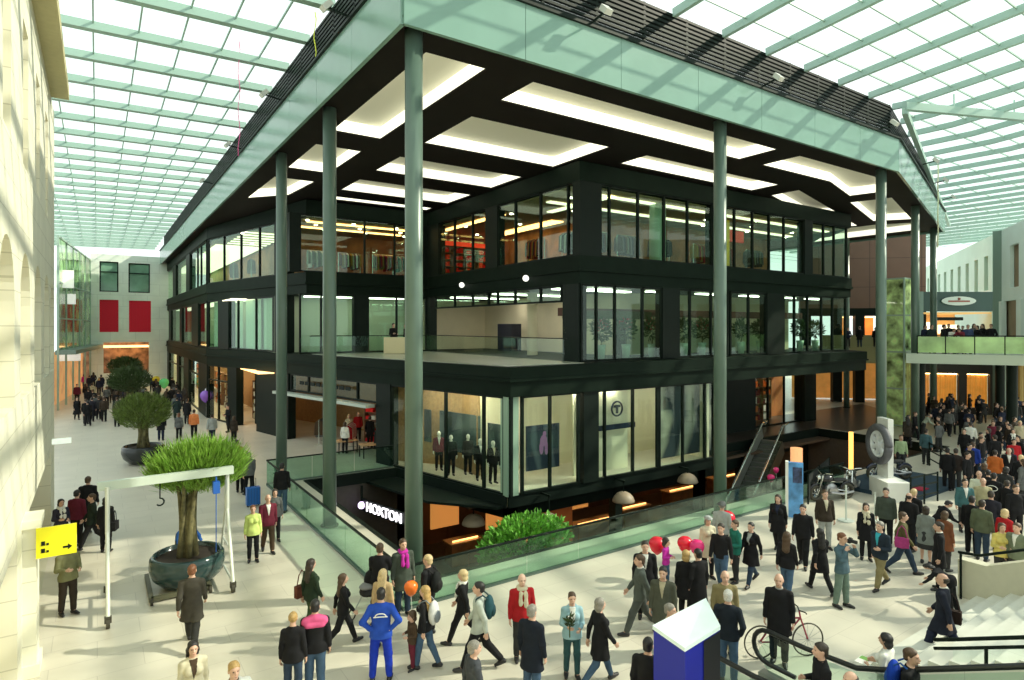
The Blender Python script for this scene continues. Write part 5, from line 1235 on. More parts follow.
# clothes racks
def clothes_rack(x, y, z, a, label, cols, n=12, group='clothes racks in the shops'):
    r = empty('clothes_rack', (x, y, z), a, label, 'clothes rack', group)
    m = MB()
    for s in (-.7, .7): m.tube([(s, 0, 0), (s, 0, 1.45)], .02, 6); m.beam((s, -.22, .02), (s, .22, .02), .04, .04)
    m.tube([(-.7, 0, 1.45), (.7, 0, 1.45)], .02, 6); m.build('rail', mat('rail_chrome', (.75, .8, .75), .15, .8), r)
    rr = random.Random(int(x*31+y*17))
    for k in range(n):
        xx = -.62+1.24*k/(n-1); g = MB(); ln = rr.uniform(.75, 1.05); w = .045
        g.add([(xx-w, -.06, 1.42), (xx+w, -.06, 1.42), (xx+w, .06, 1.42), (xx-w, .06, 1.42), (xx-w, -.24, 1.3), (xx+w, -.24, 1.3), (xx+w, .24, 1.3), (xx-w, .24, 1.3), (xx-w*1.1, -.27, 1.42-ln), (xx+w*1.1, -.27, 1.42-ln), (xx+w*1.1, .27, 1.42-ln), (xx-w*1.1, .27, 1.42-ln)],
              [(0, 1, 2, 3), (0, 4, 5, 1), (2, 6, 7, 3), (1, 5, 6, 2), (3, 7, 4, 0), (4, 8, 9, 5), (6, 10, 11, 7), (5, 9, 10, 6), (7, 11, 8, 4), (11, 10, 9, 8)])
        g.build('garment', cloth(C[cols[k % len(cols)]] if isinstance(cols[k % len(cols)], str) else cols[k % len(cols)]), r)
    return r
RED = ((.75, .03, .02), (.85, .08, .03), (.6, .02, .02)); DK = ('char', 'grey', 'navy', 'brown', 'sage'); MX = ('rust', 'mustard', 'beige', 'burg', 'white')
def shelf_wall(x, y, z, a, w, h, label, cols, name='display_shelf'):
    r = empty(name, (x, y, z), a, label, 'shelf'); m = MB(); nz = 5
    m.box(-w/2, w/2, .32, .36, 0, h)
    for k in range(nz+1): m.box(-w/2, w/2, 0, .34, h*k/nz-.015 if k else 0, h*k/nz+.015)
    for s in (-w/2, 0, w/2): m.box(s-.02, s+.02, 0, .34, 0, h)
    m.build('carcass', mat('shelf_brown', (.2, .1, .05), .6), r)
    rr = random.Random(int(x*13+y*7))
    for k in range(nz):
        s = -w/2+.06
        while s < w/2-.3:
            ww = rr.uniform(.22, .34); hh = h/nz*rr.uniform(.4, .8); c_ = cols[rr.randrange(len(cols))]
            if s < 0 < s+ww: s = .03
            MB().box(s, s+ww, .04, .28, h*k/nz+.015, h*k/nz+.015+hh).build('folded_stack', cloth(C[c_] if isinstance(c_, str) else c_), r); s += ww+.05
    return r
# red display in the notch (second floor)
for i in range(3):
    shelf_wall((19.1, 21.05, 23.0)[i], 36.7, 10.0, 0, 1.9, 2.3, ('bright red shelf unit deepest in the second floor corner', 'middle of the three bright red shelf units on the second floor', 'bright red shelf unit nearest the dark pier on the second floor')[i], RED)
M_redglow = mat('red_wall_selflit', (.75, .04, .02), .6, emit=(1, .06, .02), estr=.8)  # shop light put into the wall colour as a red glow
o = MB().box(18.1, 24.4, 37.2, 37.3, 10, 12.7).build('red_partition', M_redglow); tag(o, 'glowing red partition wall behind the red shelves on the second floor', 'partition')
for i, (x, y, a, cols, lab) in enumerate((
    (20.2, 22.4, 0, DK, 'dark clothes rack behind the first pane right of the second floor corner pier'), (22.4, 22.6, 0, DK, 'dark clothes rack behind the third pane right of the second floor corner pier'), (24.6, 22.4, 0, ('char', 'navy', 'black'), 'near black clothes rack behind the fourth pane of the second floor, right side'),
    (28.2, 22.6, 0, ('mustard', 'rust', 'red'), 'yellow and red clothes rack right of the second floor middle pier'), (30.4, 22.8, 0, ('rust', 'red', 'char'), 'rust and red clothes rack at the second floor right half'), (33, 22.6, 0, DK, 'dark clothes rack near the right end of the second floor'),
    (19.2, 23.2, 90, ('char', 'white', 'grey'), 'grey and white clothes rack on the notch side of the second floor corner'), (19.3, 26.2, 90, ('orange', 'red', 'char'), 'orange and dark clothes rack beside the notch pier'),
    (11.2, 37.6, 0, ('sage', 'white', 'grey'), 'pale clothes rack left in the second floor rear window'), (13.2, 37.8, 0, MX, 'mixed colour clothes rack in the second floor rear window behind the second column'), (15.3, 37.5, 0, ('burg', 'red', 'mustard'), 'dark red clothes rack right in the second floor rear window'), (16.9, 37.7, 0, ('red', 'char', 'beige'), 'red and dark clothes rack deepest in the second floor rear window'),
    (8.8, 45, 77, DK, 'dark clothes rack on the street side second floor, nearer the wing corner'), (8.2, 48, 77, ('char', 'brown'), 'brown clothes rack on the street side second floor, farther from the wing corner'))):
    clothes_rack(x, y, 10.0, rad(a), lab, cols)
o = MB().box(29.3, 29.9, 22.0, 22.1, 10.3, 12.9).build('hanging_banner', mat('banner_yellow_selflit', (.85, .6, .03), .6, emit=(1, .6, .02), estr=.15)); tag(o, 'tall yellow banner hanging behind the second floor glass right of the tall column', 'banner')  # banner cloth glows faintly by itself for the shop light
o = MB().box(31.0, 33.2, 23.4, 23.5, 12.0, 12.7).build('hanging_banner', mat('banner_red_selflit', (.7, .05, .03), .6, emit=(1, .08, .03), estr=.2)); tag(o, 'wide red banner hanging behind the second floor glass at the right', 'banner')  # faint red glow put into the cloth, no lamp in it
# pillars inside
for i, (x, y, z0, z1, r_) in enumerate(((24.2, 22.2, 10, 13.2, .42), (18.2, 21.9, 5.23, 8.7, .42), (20.2, 27.8, 5.23, 8.7, .3))):
    o = MB().tube([(x, y, z0), (x, y, z1)], r_, 20).build('inner_pillar', pg if i < 2 else M_plaster, gal, smooth=False)
# first floor: plants, desk, dark box, doors
def pot_plant(x, y, z, label, flowers=True, s=1.0):
    r = wroot('potted_plant', (x, y, z), label, 'potted plant', 'potted plants inside the first floor windows')
    MB().lathe([(.16*s, 0), (.2*s, .5*s), (.23*s, .72*s), (.19*s, .7*s), (.02, .66*s)], (x, y, z), 16).build('pot', mat('pot_pale', (.5, .6, .52), .4), r, smooth=True)
    MB().tube([(x, y, z+.6*s), (x+.03, y, z+1.1*s)], .03, 6).build('stem', M_bark, r)
    foliage(260, (x, y, z+1.45*s), (.45*s, .4*s, .5*s), .28, .05, .3, random.Random(int(x*50))).build('foliage', L3, r, fix=False)
    if flowers: foliage(60, (x, y, z+1.7*s), (.35*s, .3*s, .28*s), .12, .05, .2, random.Random(int(x*90))).build('flowers', mat('flower_red', (.5, .03, .05), .6), r, fix=False)
for px, lab, fl_ in ((575, 'dark leafy potted plant left of the pale round pillar on the first floor', 0), (601, 'leafy potted plant just right of the pale round pillar on the first floor', 1), (626, 'potted plant with the reddest flowers in the middle first floor pane', 1), (652, 'leafy potted plant by the pale jamb on the first floor', 1), (684, 'small leafy plant left behind the pane beside the tall column, first floor', 0), (702, 'small leafy plant nearest the tall column, first floor', 1), (741, 'dark leafy plant just right of the tall column, first floor', 0), (760, 'dark leafy plant before the dark double pier, first floor', 0), (800, 'dark leafy plant in the right first floor bay', 0), (815, 'dark leafy plant at the right end of the first floor', 0)):
    t = on_line(px, (17, 21.9), (41, 21.9)); pot_plant(17+24*t, 21.9, 5.23, lab, fl_)
dk = MB(); A = ray(394.5, 36.3); q = Vector((A.x, A.y)); a = q.normalized(); pr_ = Vector((a.y, -a.x))
dk.beam((q.x-pr_.x*.62, q.y-pr_.y*.62, 5.72), (q.x+pr_.x*.62, q.y+pr_.y*.62, 5.72), .6, .95)
o = dk.build('terrace_counter', mat('counter_cream', (.8, .72, .45), .5)); tag(o, 'cream block counter on the first floor terrace with two people behind it', 'counter')
o = MB().box(22.0, 22.8, 32.6, 34.2, 5.23, 7.0).build('dark_cabinet', mat('cabinet_blueblack', (.012, .014, .03), .5)); tag(o, 'blue black cabinet standing in the bare first floor room', 'cabinet')
MB().box(24.2, 24.28, 30.0, 30.9, 5.23, 7.6).build('door_1', M_dark, gal); MB().box(24.2, 24.28, 24.6, 25.9, 5.23, 7.5).build('door_2', M_dark, gal)
MB().box(18.4, 24.2, 22.6, 22.9, 7.2, 7.6).build('downstand_beam', mat('beam_olive', (.1, .1, .05), .7), gal)
for px in (605, 640, 668, 700): 
    pass
MB().box(19, 40, 23.6, 24.0, 7.35, 7.75).build('downstand_beam', mat('beam_brown', (.1, .04, .03), .7), gal)
m = MB(); A = Vector(BW[0]); m.tube([(10, 35.2, 6.28), (17.5, 35.2, 6.28), (17.3, 21.2, 6.28)], .025, 6)
tr_ = m.build('terrace_rail', M_dark, gal)
MB().box(10, 17.5, 35.19, 35.21, 5.25, 6.25).box(17.29, 17.31, 21.4, 35.2, 5.25, 6.25).build('terrace_glass', M_clear, tr_)
# first-floor blinds on the street side
for a, c in ((232, 238), (241, 256), (259, 273.5), (209.5, 219)):
    s0, s1 = sorted(px_edges(*SW, (a, c))); MB().beam(sp(s0, -.35, 7.0), sp(s1, -.35, 7.0), .03, 3.3).build('roller_blind', mat('blind_pale', (.72, .8, .66), .8, noise=.05), gal)
# white orb lamps on the second-floor band
for px, py in ((461.8, 285), (525.8, 278.3)):
    Xk = 17.6; k = (px-CX)/FL; f = Xk/(SA*k+CA); y = (-CA*k+SA)*f; z = EYE-(py-HZ)*f/FL
    MB().ball((Xk, y, z), .16, 12).build('orb_lamp', light_mat('orb_white', (1, 1, .9), 1.6), gal)
# entrance shop fittings
for i, (x, y, cols, a, lab) in enumerate(((11.6, 33.2, ('red', 'white', 'red'), 60, 'red and white clothes rack inside the entrance shop'), (12.6, 31.2, ('char', 'rust', 'black'), 60, 'dark clothes rack on the right inside the entrance shop'), (10.9, 36.0, ('brown', 'char', 'grey'), 60, 'brown clothes rack on the left inside the entrance shop'))):
    clothes_rack(x, y, 0, rad(a), lab, cols, group='clothes racks in the entrance shop')
shelf_wall(13.6, 34.2, 0, rad(-60), 1.9, 2.2, 'red and white goods shelf at the back of the entrance shop', ((.8, .03, .03), (.8, .8, .75), (.6, .02, .03)))
for i, (x, y) in enumerate(((11.9, 30.8), (11.2, 32.6))):
    r = wroot('display_table', (x, y, 0), ('low wooden display table right of the entrance shop opening', 'low wooden display table in the middle of the entrance shop opening')[i], 'table')
    MB().box(x-.55, x+.55, y-.35, y+.35, .62, .68).build('tabletop', mat('table_wood', (.55, .35, .18), .5), r)
    for s in (-.5, .5):
        for t in (-.3, .3): MB().tube([(x+s, y+t, 0), (x+s, y+t, .62)], .03, 6).build('leg', M_dark, r)
# street shops
for i, (x, y, cols, lab) in enumerate(((8.9, 55, MX, 'mixed goods shelf in the first street shop past the bend'), (8.9, 60, ('orange', 'rust', 'white'), 'orange goods shelf in the second street shop past the bend'), (9.0, 68, ('white', 'lgrey', 'burg'), 'pale goods shelf in the third street shop past the bend'), (9.2, 75, ('orange', 'mustard', 'red'), 'orange goods shelf in the farthest street shop'), (9.6, 47, ('mustard', 'white', 'beige'), 'pale goods shelf in the street shop before the bend'))):
    shelf_wall(x, y, 0, rad(-90), 3.6, 2.8, lab, cols)
# recessed right-hand shops
for i, (x, cols, lab) in enumerate(((28, ('orange', 'mustard', 'white'), 'orange goods shelf in the left recessed ground floor shop'), (31.8, ('orange', 'red', 'white'), 'red and orange goods shelf in the middle recessed ground floor shop'), (38, ('orange', 'rust', 'char'), 'orange goods shelf left in the right recessed ground floor shop'), (40.5, ('white', 'orange', 'burg'), 'white and orange goods shelf right in the right recessed ground floor shop'))):
    shelf_wall(x, 26.9, 0, 0, 2.0, 3.0, lab, cols)
# balloons
def balloon(px, py, f, col, label, r=.2, tail=.5):
    q = ray(px, f); z = EYE-(py-HZ)*f/FL
    o = wroot('balloon', (q.x, q.y, z), label, 'balloon')
    m = MB(); m.lathe([(.004, -r*1.25), (r*.25, -r*1.12), (r*.7, -r*.7), (r*.96, -r*.1), (r, r*.2), (r*.88, r*.6), (r*.55, r*.9), (.004, r*1.02)], (q.x, q.y, z), 18); m.build('skin', mat('balloon_%s' % col, {'red': (.8, .015, .04), 'orange': (.85, .18, .02), 'green': (.15, .7, .25), 'yellow': (.85, .65, .05), 'purple': (.3, .12, .6), 'white': (.8, .8, .85), 'pink': (.8, .03, .2)}[col], .25), o, smooth=True)
    MB().tube([(q.x, q.y, z-r*1.2), (q.x+.02, q.y, z-r*1.2-tail*.5), (q.x, q.y, z-r*1.2-tail)], .006, 4).build('string', M_white, o)
    return o
balloon(657, 545, 16.6, 'red', 'red balloon at the left of the child in magenta', .22)
balloon(685, 544, 16.2, 'red', 'red balloon just right of the child in magenta', .2)
balloon(697, 547, 15.9, 'pink', 'pinkish red balloon over the head of the dark haired person in black', .19)
balloon(727, 519, 18.3, 'red', 'red balloon held before the face of the man in the dark T-shirt', .24)
balloon(411, 588, 13.2, 'orange', 'orange balloon held by the small child beside the blue suit', .15)
balloon(164, 383, 60, 'green', 'green balloon above the crowd far down the street', .45, 1)
balloon(156, 379.5, 62, 'yellow', 'yellow balloon above the crowd far down the street', .35, 1)
balloon(206, 396, 46, 'purple', 'purple balloon in front of the street shop', .42, 1)
balloon(211, 392, 46.5, 'white', 'white balloon behind the purple one by the street shop', .45, 1)
q = ray(768, 33); 
balloon(771, 478, 25, 'pink', 'small pink balloon floating in the dark void by the escalator', .15, .3); balloon(776, 470, 26, 'pink', 'tiny pink balloon floating highest in the dark void by the escalator', .12, .3)
# ================================================================= PEOPLE
Pn = person
# --- foreground, left to right
Pn(192, 562, 'man in a dark brown grey suit walking away past the nearest planter', 'm', 'walk', 172, ('coat', (.055, .05, .04)), (.03, .03, .028), ('short', 'red'), 1.78)
Pn(193, 640, 'dark haired woman in an open cream coat over a brown dress walking to the viewer', 'f', 'stroll', 8, ('long_coat', 'cream'), 'dbrown', ('long', 'black'), 1.68, shirt='brown')
Pn(234, 661, 'light brown haired man in a pale jacket, lowest head at the bottom left', 'm', 'stroll', 15, ('jacket', 'white'), 'jeans', ('short', 'blond'), 1.76, collar='char')
Pn(293, 612, 'blond woman in a black jacket seen from behind, beside the man with the red yoke', 'f', 'stand', 170, ('jacket', 'black'), 'djeans', ('bun', 'blond'), 1.66)
a = Pn(315, 600, 'man in a black jacket with a bright red shoulder yoke, seen from behind', 'm', 'stand', 178, ('jacket', 'black'), 'jeans', ('short', 'black'), 1.78, collar='pink')
def yoke(o, c):
    y = MB(); pts = [(-.235, .02, 1.37), (-.16, .0, 1.425), (0, .03, 1.47), (.16, .0, 1.425), (.235, .02, 1.37)]
    me = fig('stand', 'm', 'yoke') if False else None
    return None
FIG_y = field([cap((0, .03, 1.44), (.165, .035, 1.39), .083, .078), cap((0, .03, 1.44), (-.165, .035, 1.39), .083, .078), cap((-.12, .075, 1.34), (.12, .075, 1.34), .065, .065)], .014, .02, [lambda X, Y, Z: 1.30-Z])
ym = to_mesh('yoke', [(FIG_y[0]+np.array([0, 0, skel('stand', 'm')['dz']]), FIG_y[1])])
yo = bpy.data.objects.new('shoulder_yoke', ym); COL.objects.link(yo); yo.parent = a; omat(yo, cloth(C['pink']))
Pn(311, 558, 'woman with long dark hair in a dark green jacket swinging one arm', 'f', 'stroll', 125, ('jacket', 'dgreen'), 'green', ('long', 'dark'), 1.7)
Pn(343, 571, 'girl with long brown hair in black clothes walking right, left of the blue tracksuit', 'f', 'walk', 100, ('jacket', 'black'), 'black', ('long', 'brown'), 1.6)
b_ = Pn(381, 588, 'man in a bright blue tracksuit seen from behind with hands on his hips', 'm', 'hips', 176, ('jacket', 'blue'), 'royal', ('short', 'black'), 1.78)
Pn(380, 543, 'man in a black jacket pushing the pram, seen from behind', 'm', 'push', 170, ('jacket', 'black'), 'djeans', ('short', 'brown'), 1.78)
Pn(383, 569, 'woman with long pale blond hair between the pram and the blue tracksuit', 'f', 'stand', 160, ('jacket', (.5, .36, .2)), 'lblue', ('long', 'pale'), 1.66)
Pn(403, 539, 'man in a dark grey coat with a pink scarf standing beside the corner column', 'm', 'stand', 20, ('coat', (.06, .075, .06)), 'djeans', ('short', 'brown'), 1.8, scarf='magenta')
Pn(428, 555, 'blond man in black with a black backpack right of the corner column', 'm', 'stand', -120, ('jacket', 'black'), 'black', ('short', 'pale'), 1.76)
Pn(425, 585, 'woman with bushy blond hair in a black jacket wearing a white and grey backpack', 'f', 'stroll', -115, ('jacket', 'black'), 'jeans', ('long', 'blond'), 1.66)
Pn(412, 611, 'small child in brown holding the orange balloon', 'k', 'hold', -60, ('jacket', 'brown'), 'burg', ('bob', 'brown'), 1.15)
Pn(463, 567, 'blond woman in a black jacket with a white hood walking left by the glass', 'f', 'walk', -105, ('jacket', 'black'), 'black', ('bob', 'pale'), 1.66, scarf='white')
Pn(479, 579, 'young man in a pale grey hoodie with a teal backpack walking left', 'm', 'walk', -95, ('jacket', (.42, .46, .42)), 'black', ('short', 'black'), 1.8, collar='lgrey')
Pn(474, 640, 'older grey haired man in a dark grey jacket at the bottom, before the hooded youth', 'm', 'stroll', 110, ('jacket', (.05, .055, .065)), 'char', ('short', 'grey'), 1.74)
Pn(522, 574, 'bald man in a red jacket with a cream scarf facing the viewer', 'm', 'stand', 12, ('jacket', 'red'), 'char', ('ring', 'white'), 1.76, scarf='cream', sk=2)
Pn(532, 605, 'grey haired man in a navy coat seen from behind, before the red jacket', 'm', 'stand', 150, ('coat', (.012, .016, .026)), 'jeans', ('short', 'grey'), 1.76)
wv = Pn(572, 592, 'woman in a light blue jacket carrying a small bunch of flowers', 'f', 'hold', 10, ('jacket', 'lblue'), 'dteal', ('short', 'brown'), 1.66, shirt='white')
Pn(600, 595, 'grey haired woman in a long black coat walking away to the right', 'f', 'walk', 120, ('coat', 'black'), 'jeans', ('bob', 'grey'), 1.7)
Pn(640, 552, 'man in a grey suit striding left on the plaza', 'm', 'walk', -80, ('jacket', (.085, .1, .09)), (.075, .085, .08), ('short', 'brown'), 1.82, collar='white')
Pn(645, 541, 'man in a black suit and white shirt behind the grey suit', 'm', 'stand', 8, ('coat', 'black'), 'black', ('short', 'dark'), 1.8, shirt='white')
Pn(663, 567, 'dark haired man in an olive grey jacket and pale shirt behind the blue totem', 'm', 'stand', -10, ('coat', (.075, .08, .06)), 'black', ('short', 'black'), 1.78, shirt='beige')
Pn(670, 604, 'short grey haired man in a cream shirt partly hidden by the blue totem', 'm', 'stand', 70, ('shirt', 'cream'), 'char', ('short', 'grey'), 1.7)
Pn(648, 638, 'person in black mostly hidden left of the blue totem', 'm', 'stand', 170, ('coat', 'black'), 'black', ('short', 'black'), 1.74)
Pn(666, 538, 'small child in a magenta jacket among the red balloons', 'k', 'hold', 70, ('jacket', 'magenta'), 'jeans', ('bob', 'dark'), 1.25)
Pn(686, 550, 'person in a black coat with yellow blond hair beside the red balloons', 'f', 'stand', 175, ('coat', 'black'), 'black', ('bob', 'blond'), 1.68)
Pn(698, 549, 'dark haired person in a long black coat beside the blond person in black', 'm', 'stand', -140, ('long_coat', 'black'), 'black', ('short', 'black'), 1.72)
Pn(708, 516, 'person in a cream coat and grey hat with a strap across the chest', 'f', 'stand', 25, ('coat', 'cream'), 'black', ('hat', 'lgrey'), 1.68)
Pn(721, 523, 'man in a dark T-shirt and jeans whose head is behind the red balloon', 'm', 'stroll', -15, ('shirt', 'black'), 'jeans', ('short', 'dark'), 1.76)
Pn(722, 502, 'person in a grey hat and pale jacket standing by the balustrade behind the red balloon', 'm', 'stand', 170, ('jacket', 'lgrey'), 'char', ('hat', 'grey'), 1.72)
Pn(735, 520, 'person in a dark teal jacket right of the man with the red balloon', 'm', 'hold', -60, ('jacket', (.02, .16, .12)), 'char', ('short', 'brown'), 1.66)
Pn(751, 520, 'woman with short dark hair in a black cardigan striding left', 'f', 'walk', -30, ('coat', 'black'), 'djeans', ('short', 'black'), 1.7, shirt='lgrey')
Pn(778, 494, 'woman with long dark hair in a black coat walking to the viewer from the totem', 'f', 'stroll', -12, ('coat', 'black'), 'black', ('long', 'dark'), 1.76, shirt='navy')
Pn(803, 504, 'man in a black sweater walking to the viewer with lowered head', 'm', 'stroll', -10, ('jacket', 'black'), 'black', ('short', 'black'), 1.78)
Pn(787, 531, 'woman with brown hair in a black jacket and blue jeans seen from behind', 'f', 'stroll', 165, ('jacket', 'black'), 'jeans', ('long', 'brown'), 1.7)
Pn(820, 526, 'black haired woman in wide black clothes striding away to the left', 'f', 'walk', -150, ('coat', 'black'), 'black', ('long', 'black'), 1.7)
ph = Pn(842, 533, 'man in a blue grey jacket and green jeans taking a photograph to the right', 'm', 'photo', 62, ('jacket', (.07, .12, .15)), (.14, .2, .17), ('short', 'red'), 1.8)
Pn(825, 490, 'man in a brown black jacket and cream shirt standing by the queue post', 'm', 'stand', 22, ('jacket', 'dbrown'), 'lgrey', ('short', 'brown'), 1.8, shirt='cream')
Pn(866, 503, 'woman in black with a long cream scarf near the platform', 'f', 'stand', 8, ('coat', 'black'), 'black', ('bob', 'dark'), 1.66, scarf='cream')
Pn(886, 488, 'man in a grey green pullover standing before the white plinth', 'm', 'stand', 0, ('jacket', (.055, .07, .055)), 'black', ('short', 'dark'), 1.8, collar='burg')
Pn(880, 520, 'man in a navy jacket, turquoise shirt and khaki trousers striding left', 'm', 'holdwalk', -35, ('jacket', (.02, .03, .045)), 'khaki', ('short', 'grey'), 1.78, shirt='turq')
pb = Pn(903, 510, 'person in an olive brown jacket with a magenta bag walking right', 'm', 'walk', 95, ('jacket', 'olive'), 'djeans', ('short', 'brown'), 1.76)
Pn(909, 493, 'balding man in a black jacket between the white plinth and the blond person', 'm', 'stand', 160, ('jacket', 'black'), 'black', ('ring', 'dark'), 1.76)
Pn(914, 489, 'blond person raising a hand to the head before the dark blue platform', 'm', 'hold', 150, ('jacket', 'black'), 'djeans', ('short', 'pale'), 1.74)
Pn(926, 506, 'woman in a pale grey coat and dark skirt with a strap across her back', 'f', 'stand', 168, ('coat', (.2, .225, .215)), ('skirt', 'char'), ('bob', 'dark'), 1.66)
Pn(938, 493, 'dark haired man in black leaning at the barrier beside the grey coat', 'm', 'lean', 120, ('jacket', 'black'), 'black', ('short', 'black'), 1.76)
Pn(945, 511, 'person in a rust brown coat behind the grey coat', 'f', 'stand', 150, ('coat', 'rust'), 'char', ('bob', 'brown'), 1.66)
Pn(939, 522, 'man in a black suit with a white collar looking left, right of the grey coat', 'm', 'stand', -85, ('coat', 'black'), 'black', ('short', 'dark'), 1.76, collar='white')
Pn(950, 547, 'dark haired person in black bending by the foot of the stair railing', 'f', 'bend', -100, ('jacket', 'black'), 'black', ('bob', 'black'), 1.66)
Pn(943, 571, 'balding man in a dark navy suit with a white collar striding left off the stairs', 'm', 'walk', -100, ('coat', (.014, .017, .03)), 'navy', ('ring', 'dark'), 1.8, collar='white', sk=1)
Pn(728, 590, 'white haired man in a navy jacket and jeans seen from behind right of the totem', 'm', 'pockets', 176, ('jacket', (.013, .018, .026)), 'jeans', ('short', 'white'), 1.76)
Pn(725, 571, 'older balding man in a beige jacket behind the white haired man', 'm', 'stand', 10, ('jacket', 'khaki'), 'beige', ('ring', 'grey'), 1.74)
Pn(779, 574, 'bald man in a black suit standing behind the bicycle', 'm', 'stand', -5, ('coat', 'black'), 'black', ('ring', 'dark'), 1.82, collar='lgrey')
Pn(821, 643, 'dark haired man in a black turtleneck riding the foreground escalator', 'm', 'hold', -70, ('jacket', 'black'), 'char', ('short', 'dark'), 1.76, collar='black', z=.08)
wm = Pn(886, 633, 'dark haired woman in a white top reading a brochure at the bottom right', 'f', 'hold', -110, ('jacket', 'white'), 'navy', ('bob', 'black'), 1.64)
mb_ = Pn(911, 649, 'brown haired man in black looking right, in front of the blue backpack', 'm', 'stand', 75, ('jacket', 'black'), 'black', ('short', 'brown'), 1.74)
Pn(851, 672, 'person with thinning hair whose head just shows at the bottom edge', 'm', 'stand', -60, ('jacket', 'char'), 'black', ('ring', 'dark'), 1.72)
# --- left street, near part
Pn(61, 499, 'woman with dark hair in a black and white top by the left stone wall', 'f', 'hold', 20, ('jacket', (.03, .03, .05)), 'black', ('bob', 'black'), 1.62, scarf='white')
Pn(77, 490, 'person in a dark red jacket in the group beside the left stone wall', 'm', 'stand', 150, ('jacket', 'burg'), 'black', ('short', 'black'), 1.72)
Pn(88, 476, 'tallest of the group beside the left stone wall, in a black coat', 'm', 'stroll', 165, ('coat', 'black'), 'black', ('short', 'brown'), 1.84)
Pn(92, 492, 'person in dark green black clothes striding left within the wall side group', 'm', 'walk', -90, ('jacket', (.018, .028, .022)), 'black', ('short', 'brown'), 1.72)
bgp = Pn(106, 497, 'person in black with a small black bag beside the left leg of the gantry', 'f', 'stand', 160, ('jacket', 'black'), 'black', ('bob', 'black'), 1.66)
Pn(68, 541, 'man in a khaki jacket and dark trousers under the yellow sign looking down', 'm', 'hold', 25, ('jacket', (.2, .2, .1)), 'dbrown', ('short', 'grey'), 1.74)
Pn(183, 505, 'person in a blue shirt bending behind the nearest planter', 'm', 'bend', 20, ('shirt', (.03, .12, .42)), 'olive', ('short', 'dark'), 1.76)
Pn(253, 505, 'woman in a lime green jacket and black trousers walking to the viewer', 'f', 'stand', 5, ('jacket', 'lime'), 'black', ('short', 'red'), 1.64)
Pn(268, 494, 'man in a burgundy jacket over a white shirt beside the lime jacket', 'm', 'stroll', 12, ('jacket', 'burg'), 'brown', ('ring', 'brown'), 1.76, shirt='white')
Pn(275, 489, 'dark haired woman half hidden behind the man in burgundy', 'f', 'stand', 5, ('jacket', 'grey'), 'black', ('bob', 'dark'), 1.66)
Pn(282, 463, 'man in a black jacket and jeans seen from behind by the second column base', 'm', 'stand', 170, ('jacket', 'black'), 'jeans', ('short', 'black'), 1.82)
Pn(249, 452, 'person in a grey jacket pulling the blue suitcase', 'm', 'stroll', -160, ('jacket', 'grey'), 'black', ('short', 'black'), 1.76)
Pn(237, 440, 'person in a mustard brown jacket right of the bright grassy tree crown', 'm', 'stand', 170, ('jacket', 'mustard'), 'black', ('short', 'dark'), 1.74)
Pn(240, 452, 'person in dark olive half hidden by the bright grassy tree crown', 'f', 'stand', 160, ('jacket', (.03, .04, .02)), 'black', ('bob', 'dark'), 1.66)
